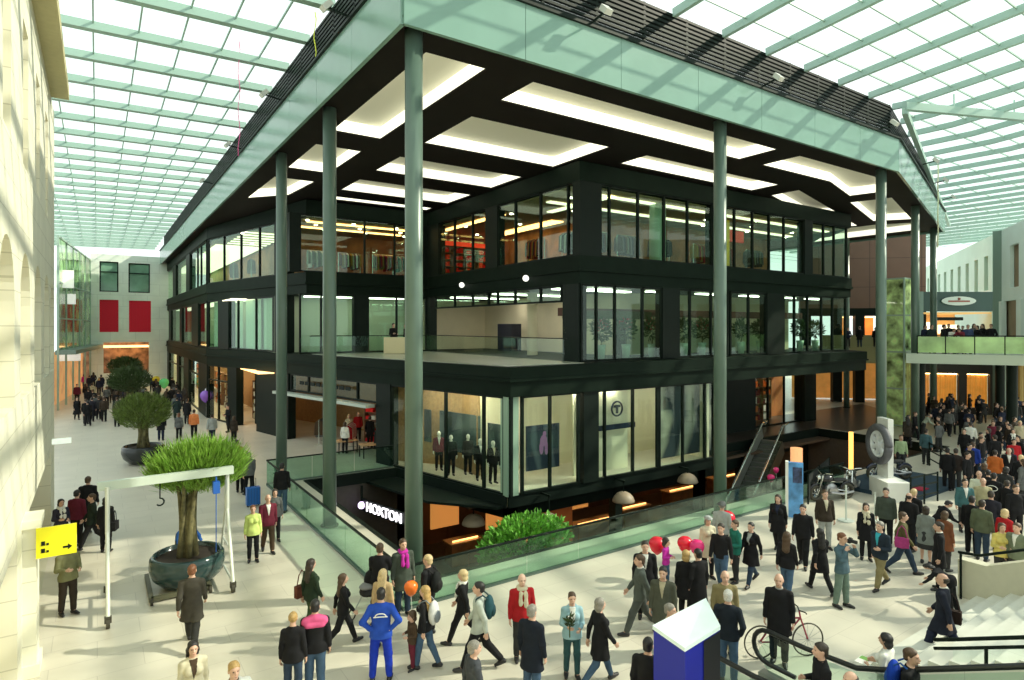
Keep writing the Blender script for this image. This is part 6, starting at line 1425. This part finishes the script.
# --- left street, middle distance
MID = [(212, 413.5, 'm', 'stroll', 175, ('jacket', 'lgrey'), 'navy', ('short', 'dark'), 'man in a pale grey sweater and navy trousers walking away down the street'),
 (194, 409.5, 'm', 'stand', 170, ('jacket', (.75, .24, .08)), 'black', ('short', 'dark'), 'person in an orange jacket and black trousers down the street'),
 (179, 413, 'f', 'stand', 165, ('jacket', 'grey'), 'black', ('bob', 'red'), 'woman in a grey jacket left of the orange jacket'),
 (177, 397, 'm', 'stand', 175, ('coat', (.02, .035, .035)), 'dgreen', ('short', 'black'), 'man in a dark teal coat behind the woman in the grey jacket'),
 (187, 399, 'm', 'stand', 160, ('coat', 'black'), 'black', ('short', 'dark'), 'person in black just behind the orange jacket'),
 (228, 405, 'm', 'hold', -60, ('jacket', 'black'), 'black', ('short', 'dark'), 'dark clothed person holding a bright tray by the shop pier'),
 (234, 416, 'f', 'stand', 150, ('jacket', 'dbrown'), 'black', ('bob', 'brown'), 'brown clothed person at the foot of the shop pier'),
 (161, 411, 'm', 'stand', 170, ('coat', 'black'), 'navy', ('short', 'dark'), 'dark clothed person close right of the second planter tree'),
 (77, 397, 'f', 'stroll', 10, ('long_coat', 'black'), 'black', ('long', 'brown'), 'woman in a long black coat nearest in the left part of the distant crowd'),
 (86, 399, 'm', 'stand', 170, ('jacket', 'black'), 'char', ('short', 'brown'), 'man in black just right of the long black coat'),
 (92, 397, 'm', 'stroll', 175, ('jacket', (.02, .02, .03)), 'black', ('short', 'dark'), 'second man in black right of the long black coat'),
 (104, 397, 'm', 'stand', 170, ('jacket', (.05, .035, .025)), 'black', ('short', 'brown'), 'man in dark brown in the middle of the distant crowd'),
 (117, 397, 'm', 'stand', 170, ('jacket', (.025, .03, .035)), 'dteal', ('short', 'brown'), 'man in dark grey with teal trousers left of the second planter tree'),
 (123, 396, 'f', 'stand', 165, ('jacket', 'black'), 'jeans', ('bob', 'dark'), 'woman in black and blue jeans left of the second planter tree'),
 (77, 384, 'm', 'stand', 10, ('jacket', 'burg'), 'black', ('short', 'dark'), 'person in dark red behind the long black coat'),
 (84, 374, 'f', 'stroll', 170, ('jacket', 'magenta'), 'jeans', ('bob', 'dark'), 'person in a magenta jacket far down the street'),
 (92, 383, 'm', 'stand', 170, ('jacket', 'beige'), 'char', ('short', 'dark'), 'person in a beige jacket far down the street'),
 (99, 378, 'm', 'stand', 170, ('jacket', 'navy'), 'char', ('short', 'pale'), 'blond person in navy far down the street'),
 (63.5, 378, 'f', 'stroll', 20, ('coat', (.06, .02, .025)), 'dbrown', ('bob', 'dark'), 'person in dark red brown leftmost in the distant crowd'),
 (71, 375, 'm', 'stand', 170, ('jacket', 'white'), 'black', ('short', 'dark'), 'person in a white top at the left of the distant crowd')]
for hx, hy, sx, po, fa, tp_, lg_, hr, lb in MID: Pn(hx, hy, lb, sx, po, fa, tp_, lg_, hr)
rn = random.Random(11)
placed = [(o.location.x, o.location.y) for o in PEOPLE]
def free(p, dmin): return all((p.x-a)**2+(p.y-b)**2 > dmin**2 for a, b in placed)
def crowd(n, pxs, fs, label, group, z=0., cols=('black', 'char', 'navy', 'dbrown', 'black', 'grey', 'black'), hair=('black', 'dark', 'brown', 'dark'), faces=(150, 200), dmin=.6, ok=None, poses=('stand', 'stroll', 'pockets')):
    k = t = 0
    while k < n and t < n*60:
        t += 1
        p = ray(rn.uniform(*pxs), rn.uniform(*fs))
        if not free(p, dmin) or (ok and not ok(p)): continue
        sx = rn.choice('mmf'); kd = 'long' if sx == 'f' and rn.random() < .4 else ('bob' if sx == 'f' else 'short')
        person_at(p.x, p.y, z, label, sx, rn.choice(poses) if sx == 'm' or True else 'stand', rn.uniform(*faces), (rn.choice(('jacket', 'coat', 'jacket')), rn.choice(cols)), rn.choice(('black', 'djeans', 'char', 'black')), (kd, rn.choice(hair)), rn.uniform(1.62, 1.82), group=group)
        placed.append((p.x, p.y)); k += 1
inst = lambda p: -1.0 < p.x < 6.3
crowd(36, (64, 165), (50, 74), 'dark clothed person deep in the crowd at the far end of the street', 'dark clothed people at the end of the street', ok=inst)
crowd(7, (168, 200), (52, 64), 'dark clothed person in front of the distant street shops', 'dark clothed people before the street shops', ok=lambda p: 3 < p.x < 6.3)
crowd(12, (62, 130), (41, 52), 'dark clothed person in the middle of the left street crowd', 'dark clothed people in the middle of the left street', ok=inst)
crowd(5, (164, 186), (43, 52), 'dark clothed person in the street crowd right of the planter trees', 'dark clothed people right of the planter trees', ok=lambda p: 3 < p.x < 6.3)
# --- the crowd on the right
RC = [(970.5, 422, 'm', 'stand', 175, ('shirt', 'white'), 'char', ('short', 'dark'), 'person in a white shirt standing in the middle of the right hand crowd'),
 (993, 421, 'm', 'stand', 10, ('jacket', 'burg'), 'char', ('short', 'brown'), 'person in a dark burgundy jacket right of the white shirt'),
 (1013, 429, 'f', 'stand', 10, ('jacket', 'black'), 'black', ('bob', 'dark'), 'dark haired woman with a white scarf near the right edge of the crowd'),
 (1020, 421, 'm', 'stand', 10, ('jacket', 'beige'), 'char', ('short', 'pale'), 'fair person in beige at the right edge of the crowd, below the curtains'),
 (1014, 439, 'm', 'stand', 20, ('jacket', 'red'), 'char', ('short', 'dark'), 'person in a red jacket near the right edge of the crowd'),
 (1009, 448, 'm', 'stand', 5, ('jacket', 'black'), 'black', ('ring', 'dark'), 'balding man in black with a pale shirt in front of the red jacket'),
 (973, 442, 'm', 'stand', 165, ('jacket', (.02, .05, .3)), 'black', ('short', 'brown'), 'person in a royal blue jacket seen from behind in the right crowd'),
 (947.5, 448, 'm', 'stand', 175, ('jacket', 'black'), 'black', ('short', 'black'), 'left one of two people in black beside the crowd barrier rails'),
 (956, 448.5, 'm', 'stand', 170, ('jacket', (.03, .022, .02)), 'char', ('short', 'dark'), 'right one of two people in black beside the crowd barrier rails'),
 (995, 450, 'm', 'stand', 170, ('jacket', (.5, .13, .03)), 'char', ('short', 'dark'), 'person in an orange jacket in the right crowd'),
 (979, 471, 'm', 'stand', 10, ('shirt', (.6, .62, .5)), 'char', ('ring', 'grey'), 'bald man in a pale polo shirt in the right crowd'),
 (983, 478, 'm', 'stand', 15, ('jacket', (.4, .36, .22)), 'char', ('ring', 'brown'), 'balding man in a beige jacket in front of the pale polo shirt'),
 (994, 473, 'm', 'stand', 160, ('jacket', 'black'), 'black', ('short', 'black'), 'person in a black jacket with a white ring on the back'),
 (965, 479, 'm', 'stand', 20, ('jacket', (.05, .13, .14)), 'char', ('short', 'dark'), 'man in a teal jacket over a white shirt at the left of the right crowd'),
 (1016, 485, 'm', 'stand', 30, ('jacket', 'black'), 'black', ('short', 'brown'), 'dark clothed man looking left near the right edge above the red hooded person'),
 (926, 429, 'm', 'stand', 160, ('jacket', (.06, .12, .14)), 'char', ('short', 'dark'), 'person in a blue grey jacket right of the glass lift'),
 (901, 435, 'm', 'stand', 20, ('shirt', (.35, .45, .25)), 'char', ('short', 'brown'), 'person in a pale green shirt directly behind the tyre pylon'),
 (924, 410, 'm', 'lean', 100, ('shirt', (.4, .45, .36)), 'char', ('ring', 'grey'), 'person in a pale top leaning over near the column right of the lift'),
 (982, 500, 'm', 'stand', 165, ('jacket', (.1, .12, .075)), 'djeans', ('short', 'dark'), 'man in a grey green jacket and jeans seen from behind in the near right crowd'),
 (1005, 509, 'f', 'stand', 150, ('jacket', 'red'), 'char', ('bob', 'pale'), 'fair haired person in a red jacket behind the yellow jacket'),
 (1002, 523, 'f', 'hold', 20, ('jacket', (.62, .52, .16)), 'char', ('bob', 'brown'), 'woman in a pale yellow jacket just above the stair railing'),
 (1017, 523, 'm', 'stand', -30, ('jacket', 'sage'), 'char', ('short', 'brown'), 'brown haired man in a sage jacket over white at the right edge above the railing'),
 (972, 496, 'm', 'stand', 165, ('jacket', 'black'), 'black', ('short', 'black'), 'dark clothed person left of the grey green jacket'),
 (991, 491, 'm', 'stand', 170, ('jacket', (.02, .02, .03)), 'black', ('short', 'dark'), 'dark clothed person right of the grey green jacket'),
 (1021, 455, 'm', 'stand', 170, ('jacket', 'black'), 'black', ('short', 'pale'), 'fair haired person in black at the right edge, right of the balding man')]
for hx, hy, sx, po, fa, tp_, lg_, hr, lb in RC:
    o = Pn(hx, hy, lb, sx, po, fa, tp_, lg_, hr, shirt='white' if 'white shirt at' in lb or 'over white' in lb or 'pale shirt in front' in lb else None, scarf='white' if 'white scarf' in lb else None)
    placed.append((o.location.x, o.location.y))
crowd(34, (926, 1024), (38, 47), 'dark clothed person in the dense crowd beneath the upper walkway', 'dark clothed people beneath the walkway', ok=lambda p: p.x > 27, faces=(0, 360), dmin=.5)
crowd(22, (962, 1024), (20, 36), 'dark clothed person in the right hand crowd in front of the walkway', 'dark clothed people in the right crowd', ok=lambda p: p.x > 20 and p.y > 7.2, faces=(0, 360), dmin=.55)
crowd(5, (905, 960), (33, 40), 'dark clothed person walking past the lift behind the show platform', 'dark clothed people past the lift', faces=(0, 360), ok=lambda p: p.y < 17)
# people on the upper walkway
Pn(975 if False else 951, 322, 'person in a white shirt leaning on the upper walkway balustrade', 'm', 'lean', 60, ('shirt', 'white'), 'char', ('ring', 'brown'), 1.76, z=5.2) if False else None
def walk_person(px, off_, label, sex, pose, face, top, legs, hair, group=None):
    t = on_line(px, tuple(WA+n_w*off_), tuple(WB+n_w*off_)); p = (WA+n_w*off_).lerp(WB+n_w*off_, t); placed.append((p.x, p.y))
    return person_at(p.x, p.y, 5.2, label, sex, pose, face, top, legs, hair, 1.74 if sex == 'm' else 1.64, group=group)
_d = (WB-WA).normalized(); n_w = Vector((-_d.y, _d.x))
walk_person(952, .85, 'person in a white shirt leaning over the upper walkway balustrade', 'm', 'lean', 20, ('shirt', 'white'), 'char', ('short', 'brown'))
walk_person(960, .75, 'person in maroon leaning over the upper walkway balustrade', 'm', 'lean', -10, ('jacket', (.2, .03, .05)), 'char', ('short', 'dark'))
walk_person(944, 1.0, 'person in black left of the white shirt on the upper walkway', 'm', 'stand', 100, ('coat', 'black'), 'black', ('short', 'black'))
walk_person(932, .9, 'person in dark teal by the left end of the upper walkway balustrade', 'm', 'stand', 20, ('jacket', (.02, .035, .035)), 'black', ('short', 'black'))
walk_person(968, .9, 'person in navy blue on the upper walkway right of the maroon one', 'm', 'stand', 10, ('jacket', (.05, .07, .16)), 'char', ('short', 'grey'))
for k in range(13): 
    pass
crowd(13, (922, 1000), (38.5, 43), 'dark clothed person standing in the crowd on the upper walkway', 'dark clothed people on the upper walkway', z=5.2, faces=(-60, 60), dmin=.55, poses=('stand', 'pockets'), ok=lambda p: True)
crowd(4, (846, 882), (50, 52.5), 'dark clothed person on the gallery in front of the orange shop', 'dark clothed people on the far gallery', z=5.1, faces=(-60, 200), dmin=.6, poses=('stand', 'pockets'))
# first floor terrace
def at_f(px, f, z, *a, **k): p = ray(px, f); return person_at(p.x, p.y, z, *a, **k)
at_f(393.5, 37.5, 5.23, 'person in dark clothes with folded hands behind the cream terrace counter', 'm', 'hold', 30, ('jacket', 'black'), 'black', ('short', 'dark'), 1.8)
at_f(406, 37.6, 5.23, 'person in black beside the corner column behind the cream terrace counter', 'm', 'stand', -60, ('jacket', 'black'), 'black', ('short', 'black'), 1.76)
# inside the entrance shop
at_f(345, 33.0, 0, 'shopper in a white vest top at the entrance of the street side shop', 'f', 'stand', 160, ('vest', 'white'), 'black', ('bob', 'brown'), 1.68)
at_f(349, 36.0, 0, 'fair shopper in a cream top inside the entrance shop', 'f', 'stand', 20, ('jacket', 'cream'), 'brown', ('long', 'pale'), 1.68)
at_f(358, 36.5, 0, 'person in a red top inside the entrance shop', 'm', 'stand', 10, ('jacket', 'red'), 'black', ('short', 'brown'), 1.74)
at_f(370, 34.6, 0, 'person in black on the right inside the entrance shop', 'm', 'stand', 160, ('coat', 'black'), 'black', ('short', 'dark'), 1.76)
# mannequins in the corner shop window
def mannequin(px, f, face, top, label, shirt=None, legs='black'):
    p = ray(px, f); o = person_at(p.x, p.y, .12, label, 'm', 'stand', face, ('jacket', top), legs, None, 1.82, shirt=shirt, name='mannequin'); o['category'] = 'mannequin'
    o.material_slots[0].material = mat('mannequin_white', (.75, .72, .66), .4); o.material_slots[1].material = mat('mannequin_white', (.75, .72, .66), .4); o.material_slots[2].material = mat('mannequin_white', (.75, .72, .66), .4)
    return o
for px, f, c_, lb, sh, fa in ((439, 28.6, 'burg', 'mannequin in a dark red waistcoat at the left of the corner shop window', 'white', 5), (451, 27.6, 'black', 'mannequin in black in the left part of the corner shop window', None, 0), (468, 27.8, 'char', 'mannequin in charcoal behind the middle of the corner shop window', None, 20), (480, 26.7, 'black', 'mannequin in a black suit and white shirt left of the mullion by the corner', 'white', 20), (493, 26.2, 'black', 'mannequin in a black suit with a pale lapel nearest the corner post', 'cream', 30), (506, 25.6, 'char', 'mannequin half hidden behind the pale green corner post', None, 10)):
    mannequin(px, f, fa, c_, lb, sh)
# ---------------------------------------------------------------- carried things
def attach_pos(o, lx, ly, lz):
    return Matrix.Translation(o.location) @ o.rotation_euler.to_matrix().to_4x4() @ Matrix.Scale(o.scale[0], 4) @ Vector((lx, ly, lz))
def carried(name, o, loc, label, cat, builder):
    p = attach_pos(o, *loc); r = empty(name, p, o.rotation_euler.z, label, cat); builder(r); return r
byl = {o['label']: o for o in PEOPLE}
def find(s): return next(o for l, o in byl.items() if s in l)
def backpack(col, col2):
    def f(r):
        b = MB(); b.ball((0, .0, 0), 1, 16, sx=.16, sy=.1, sz=.24); b.build('bag_body', cloth(col), r, smooth=True)
        MB().ball((0, .075, -.06), 1, 12, sx=.12, sy=.06, sz=.12).build('front_pocket', cloth(col2), r, smooth=True)
        for s in (-.1, .1): MB().tube([(s, -.03, .2), (s*1.05, -.12, .27), (s*1.15, -.25, .2), (s*1.2, -.27, .02), (s*1.1, -.1, -.16)], .016, 6).build('strap', cloth(col2), r)
    return f
carried('backpack', find('teal backpack'), (0, .2, 1.22), 'teal backpack on the back of the young man in the pale hoodie', 'backpack', backpack((.025, .08, .1), (.02, .06, .075)))
carried('backpack', find('white and grey backpack'), (0, .2, 1.2), 'white and grey backpack on the woman with bushy blond hair', 'backpack', backpack((.6, .6, .6), (.2, .22, .24)))
carried('backpack', find('black backpack right'), (0, .21, 1.2), 'black backpack on the blond man by the corner column', 'backpack', backpack((.012, .014, .014), (.02, .02, .02)))
carried('backpack', mb_, (.0, .24, 1.25), 'large royal blue backpack worn by the brown haired man at the bottom right', 'backpack', backpack((.01, .05, .4), (.02, .08, .3)))
def handbag(col):
    def f(r):
        MB().box(-.06, .06, -.16, .16, -.14, .12).ball((0, 0, -.02), 1, 12, sx=.075, sy=.18, sz=.16).build('bag_body', cloth(col), r)
        MB().tube([(0, -.13, .1), (0, -.08, .34), (0, 0, .45), (0, .08, .34), (0, .13, .1)], .012, 6).build('strap', cloth(col), r)
    return f
carried('handbag', find('dark green jacket swinging'), (.26, .06, .98), 'brown handbag on the shoulder of the woman with long dark hair', 'bag', handbag((.12, .04, .025)))
carried('handbag', pb, (-.27, .05, .95), 'magenta bag at the side of the person in the olive brown jacket', 'bag', handbag((.4, .05, .2)))
carried('handbag', bgp, (-.27, .05, .85), 'small black bag beside the left leg of the gantry', 'bag', handbag((.012, .012, .014)))
carried('handbag', find('dark navy suit'), (-.3, .1, .8), 'dark brown bag behind the man striding off the stairs', 'bag', handbag((.03, .018, .015)))
def camera_b(r):
    MB().box(-.07, .07, -.03, .03, -.05, .05).box(-.03, .03, -.025, .025, .05, .075).build('camera_body', mat('camera_black', (.012, .012, .014), .4), r)
    MB().tube([(0, -.03, 0), (0, -.16, 0)], .042, 16).build('lens', mat('camera_black', (.012, .012, .014), .4), r)
carried('camera', ph, (0, -.19, 1.63), 'black camera held to the eye of the man in the blue grey jacket', 'camera', camera_b)
def bouquet(r):
    foliage(60, (0, 0, .12), (.06, .06, .1), .12, .02, .5, random.Random(5)).build('leaves', L3, r, fix=False)
    MB().tube([(0, 0, -.16), (0, 0, .1)], .012, 6).build('stems', L3, r)
    m = MB(); [m.ball((.03*math.cos(k*2), .03*math.sin(k*2), .2+.015*k), .025, 8) for k in range(3)]; m.build('blossoms', M_white, r)
carried('flower_bunch', wv, (-.1, -.3, 1.15), 'small bunch of white flowers carried by the woman in light blue', 'flowers', bouquet)
def paper(r): MB().box(-.15, .15, -.11, .11, 0, .006).build('pages', M_white, r); MB().box(-.14, -.02, -.1, .05, .006, .009).build('printed_green_area', mat('print_green', (.2, .42, .1), .6), r)
r_ = carried('brochure', wm, (0, -.36, 1.1), 'white and green brochure in the hands of the woman at the bottom right', 'paper', paper)
# suitcase, pram
def suitcase(x, y, a):
    r = empty('suitcase', (x, y, 0), a, 'bright blue suitcase standing behind the lime jacket', 'suitcase')
    MB().box(-.24, .24, -.14, .14, .07, .72).build('shell', mat('suitcase_blue', (.01, .13, .5), .4), r)
    m = MB(); [m.box(-.2+.1*k, -.17+.1*k, -.15, .15, .1, .7) for k in range(5)]; m.build('ribs', mat('suitcase_dark', (.008, .09, .36), .4), r)
    MB().tube([(-.1, 0, .72), (-.1, 0, 1.05), (.1, 0, 1.05), (.1, 0, .72)], .012, 6).build('handle', M_dark, r)
    for s in (-.2, .2): MB().tube([(s-.02, 0, .035), (s+.02, 0, .035)], .035, 10).build('wheel', M_rub, r)
g_ = ground(253, 506); suitcase(g_.x, g_.y, 0)
def pram(x, y, a):
    r = empty('pram', (x, y, 0), a, 'black and white pram pushed by the man in the black jacket', 'pram')
    b = MB(); b.ball((0, 0, .66), 1, 16, sx=.22, sy=.38, sz=.16); b.build('carrycot', cloth(C['char']), r, smooth=True); MB().ball((0, -.12, .77), 1, 12, sx=.19, sy=.27, sz=.06).build('blanket', mat('pram_grey', (.22, .22, .22), .7), r, smooth=True)
    h = MB(); h.lathe([(.3, 0), (.3, .1), (.26, .2), (.17, .27), (.02, .3)], (0, .14, .78), 16, sx=.85); h.build('hood', cloth(C['black']), r, smooth=True)
    f = MB()
    for s in (-.24, .24): f.tube([(s, -.4, .16), (s, .1, .6), (s, .55, 1.02)], .018, 6).tube([(s, .42, .16), (s, -.05, .6)], .018, 6)
    f.tube([(-.24, .55, 1.02), (.24, .55, 1.02)], .02, 8); f.build('frame', mat('pram_frame', (.5, .52, .5), .3, .6), r)
    for s in (-.26, .26):
        for y_ in (-.4, .42): MB().tube([(s+0, y_+.13*math.cos(t), .145+.13*math.sin(t)) for t in [k*math.pi/8 for k in range(17)]], .018, 6).build('wheel', M_rub, r)
g_ = ground(372, 616); pram(g_.x, g_.y, rad(-60))
# ring emblem on the tracksuit and jacket backs are printed on the cloth
def back_print(o, m_, r0, z, name, arc=2*math.pi, yoff=.145):
    p = MB(); n = 20; p.tube([(r0*math.cos(arc*k/n)*1.35, yoff-.012*abs(math.cos(arc*k/n)), z+r0*math.sin(arc*k/n)*.8) for k in range(n+1)], .011, 6)
    c = p.build(name, m_); c.parent = o; return c
back_print(b_, M_white, .075, 1.27, 'printed_arc', math.pi, .142); c = MB().tube([(-.13, .135, 1.265), (0, .148, 1.275), (.13, .135, 1.265)], .01, 6).build('printed_arc', M_white); c.parent = b_
back_print(find('white ring on the back'), M_white, .11, 1.25, 'printed_ring', 2*math.pi, .14)
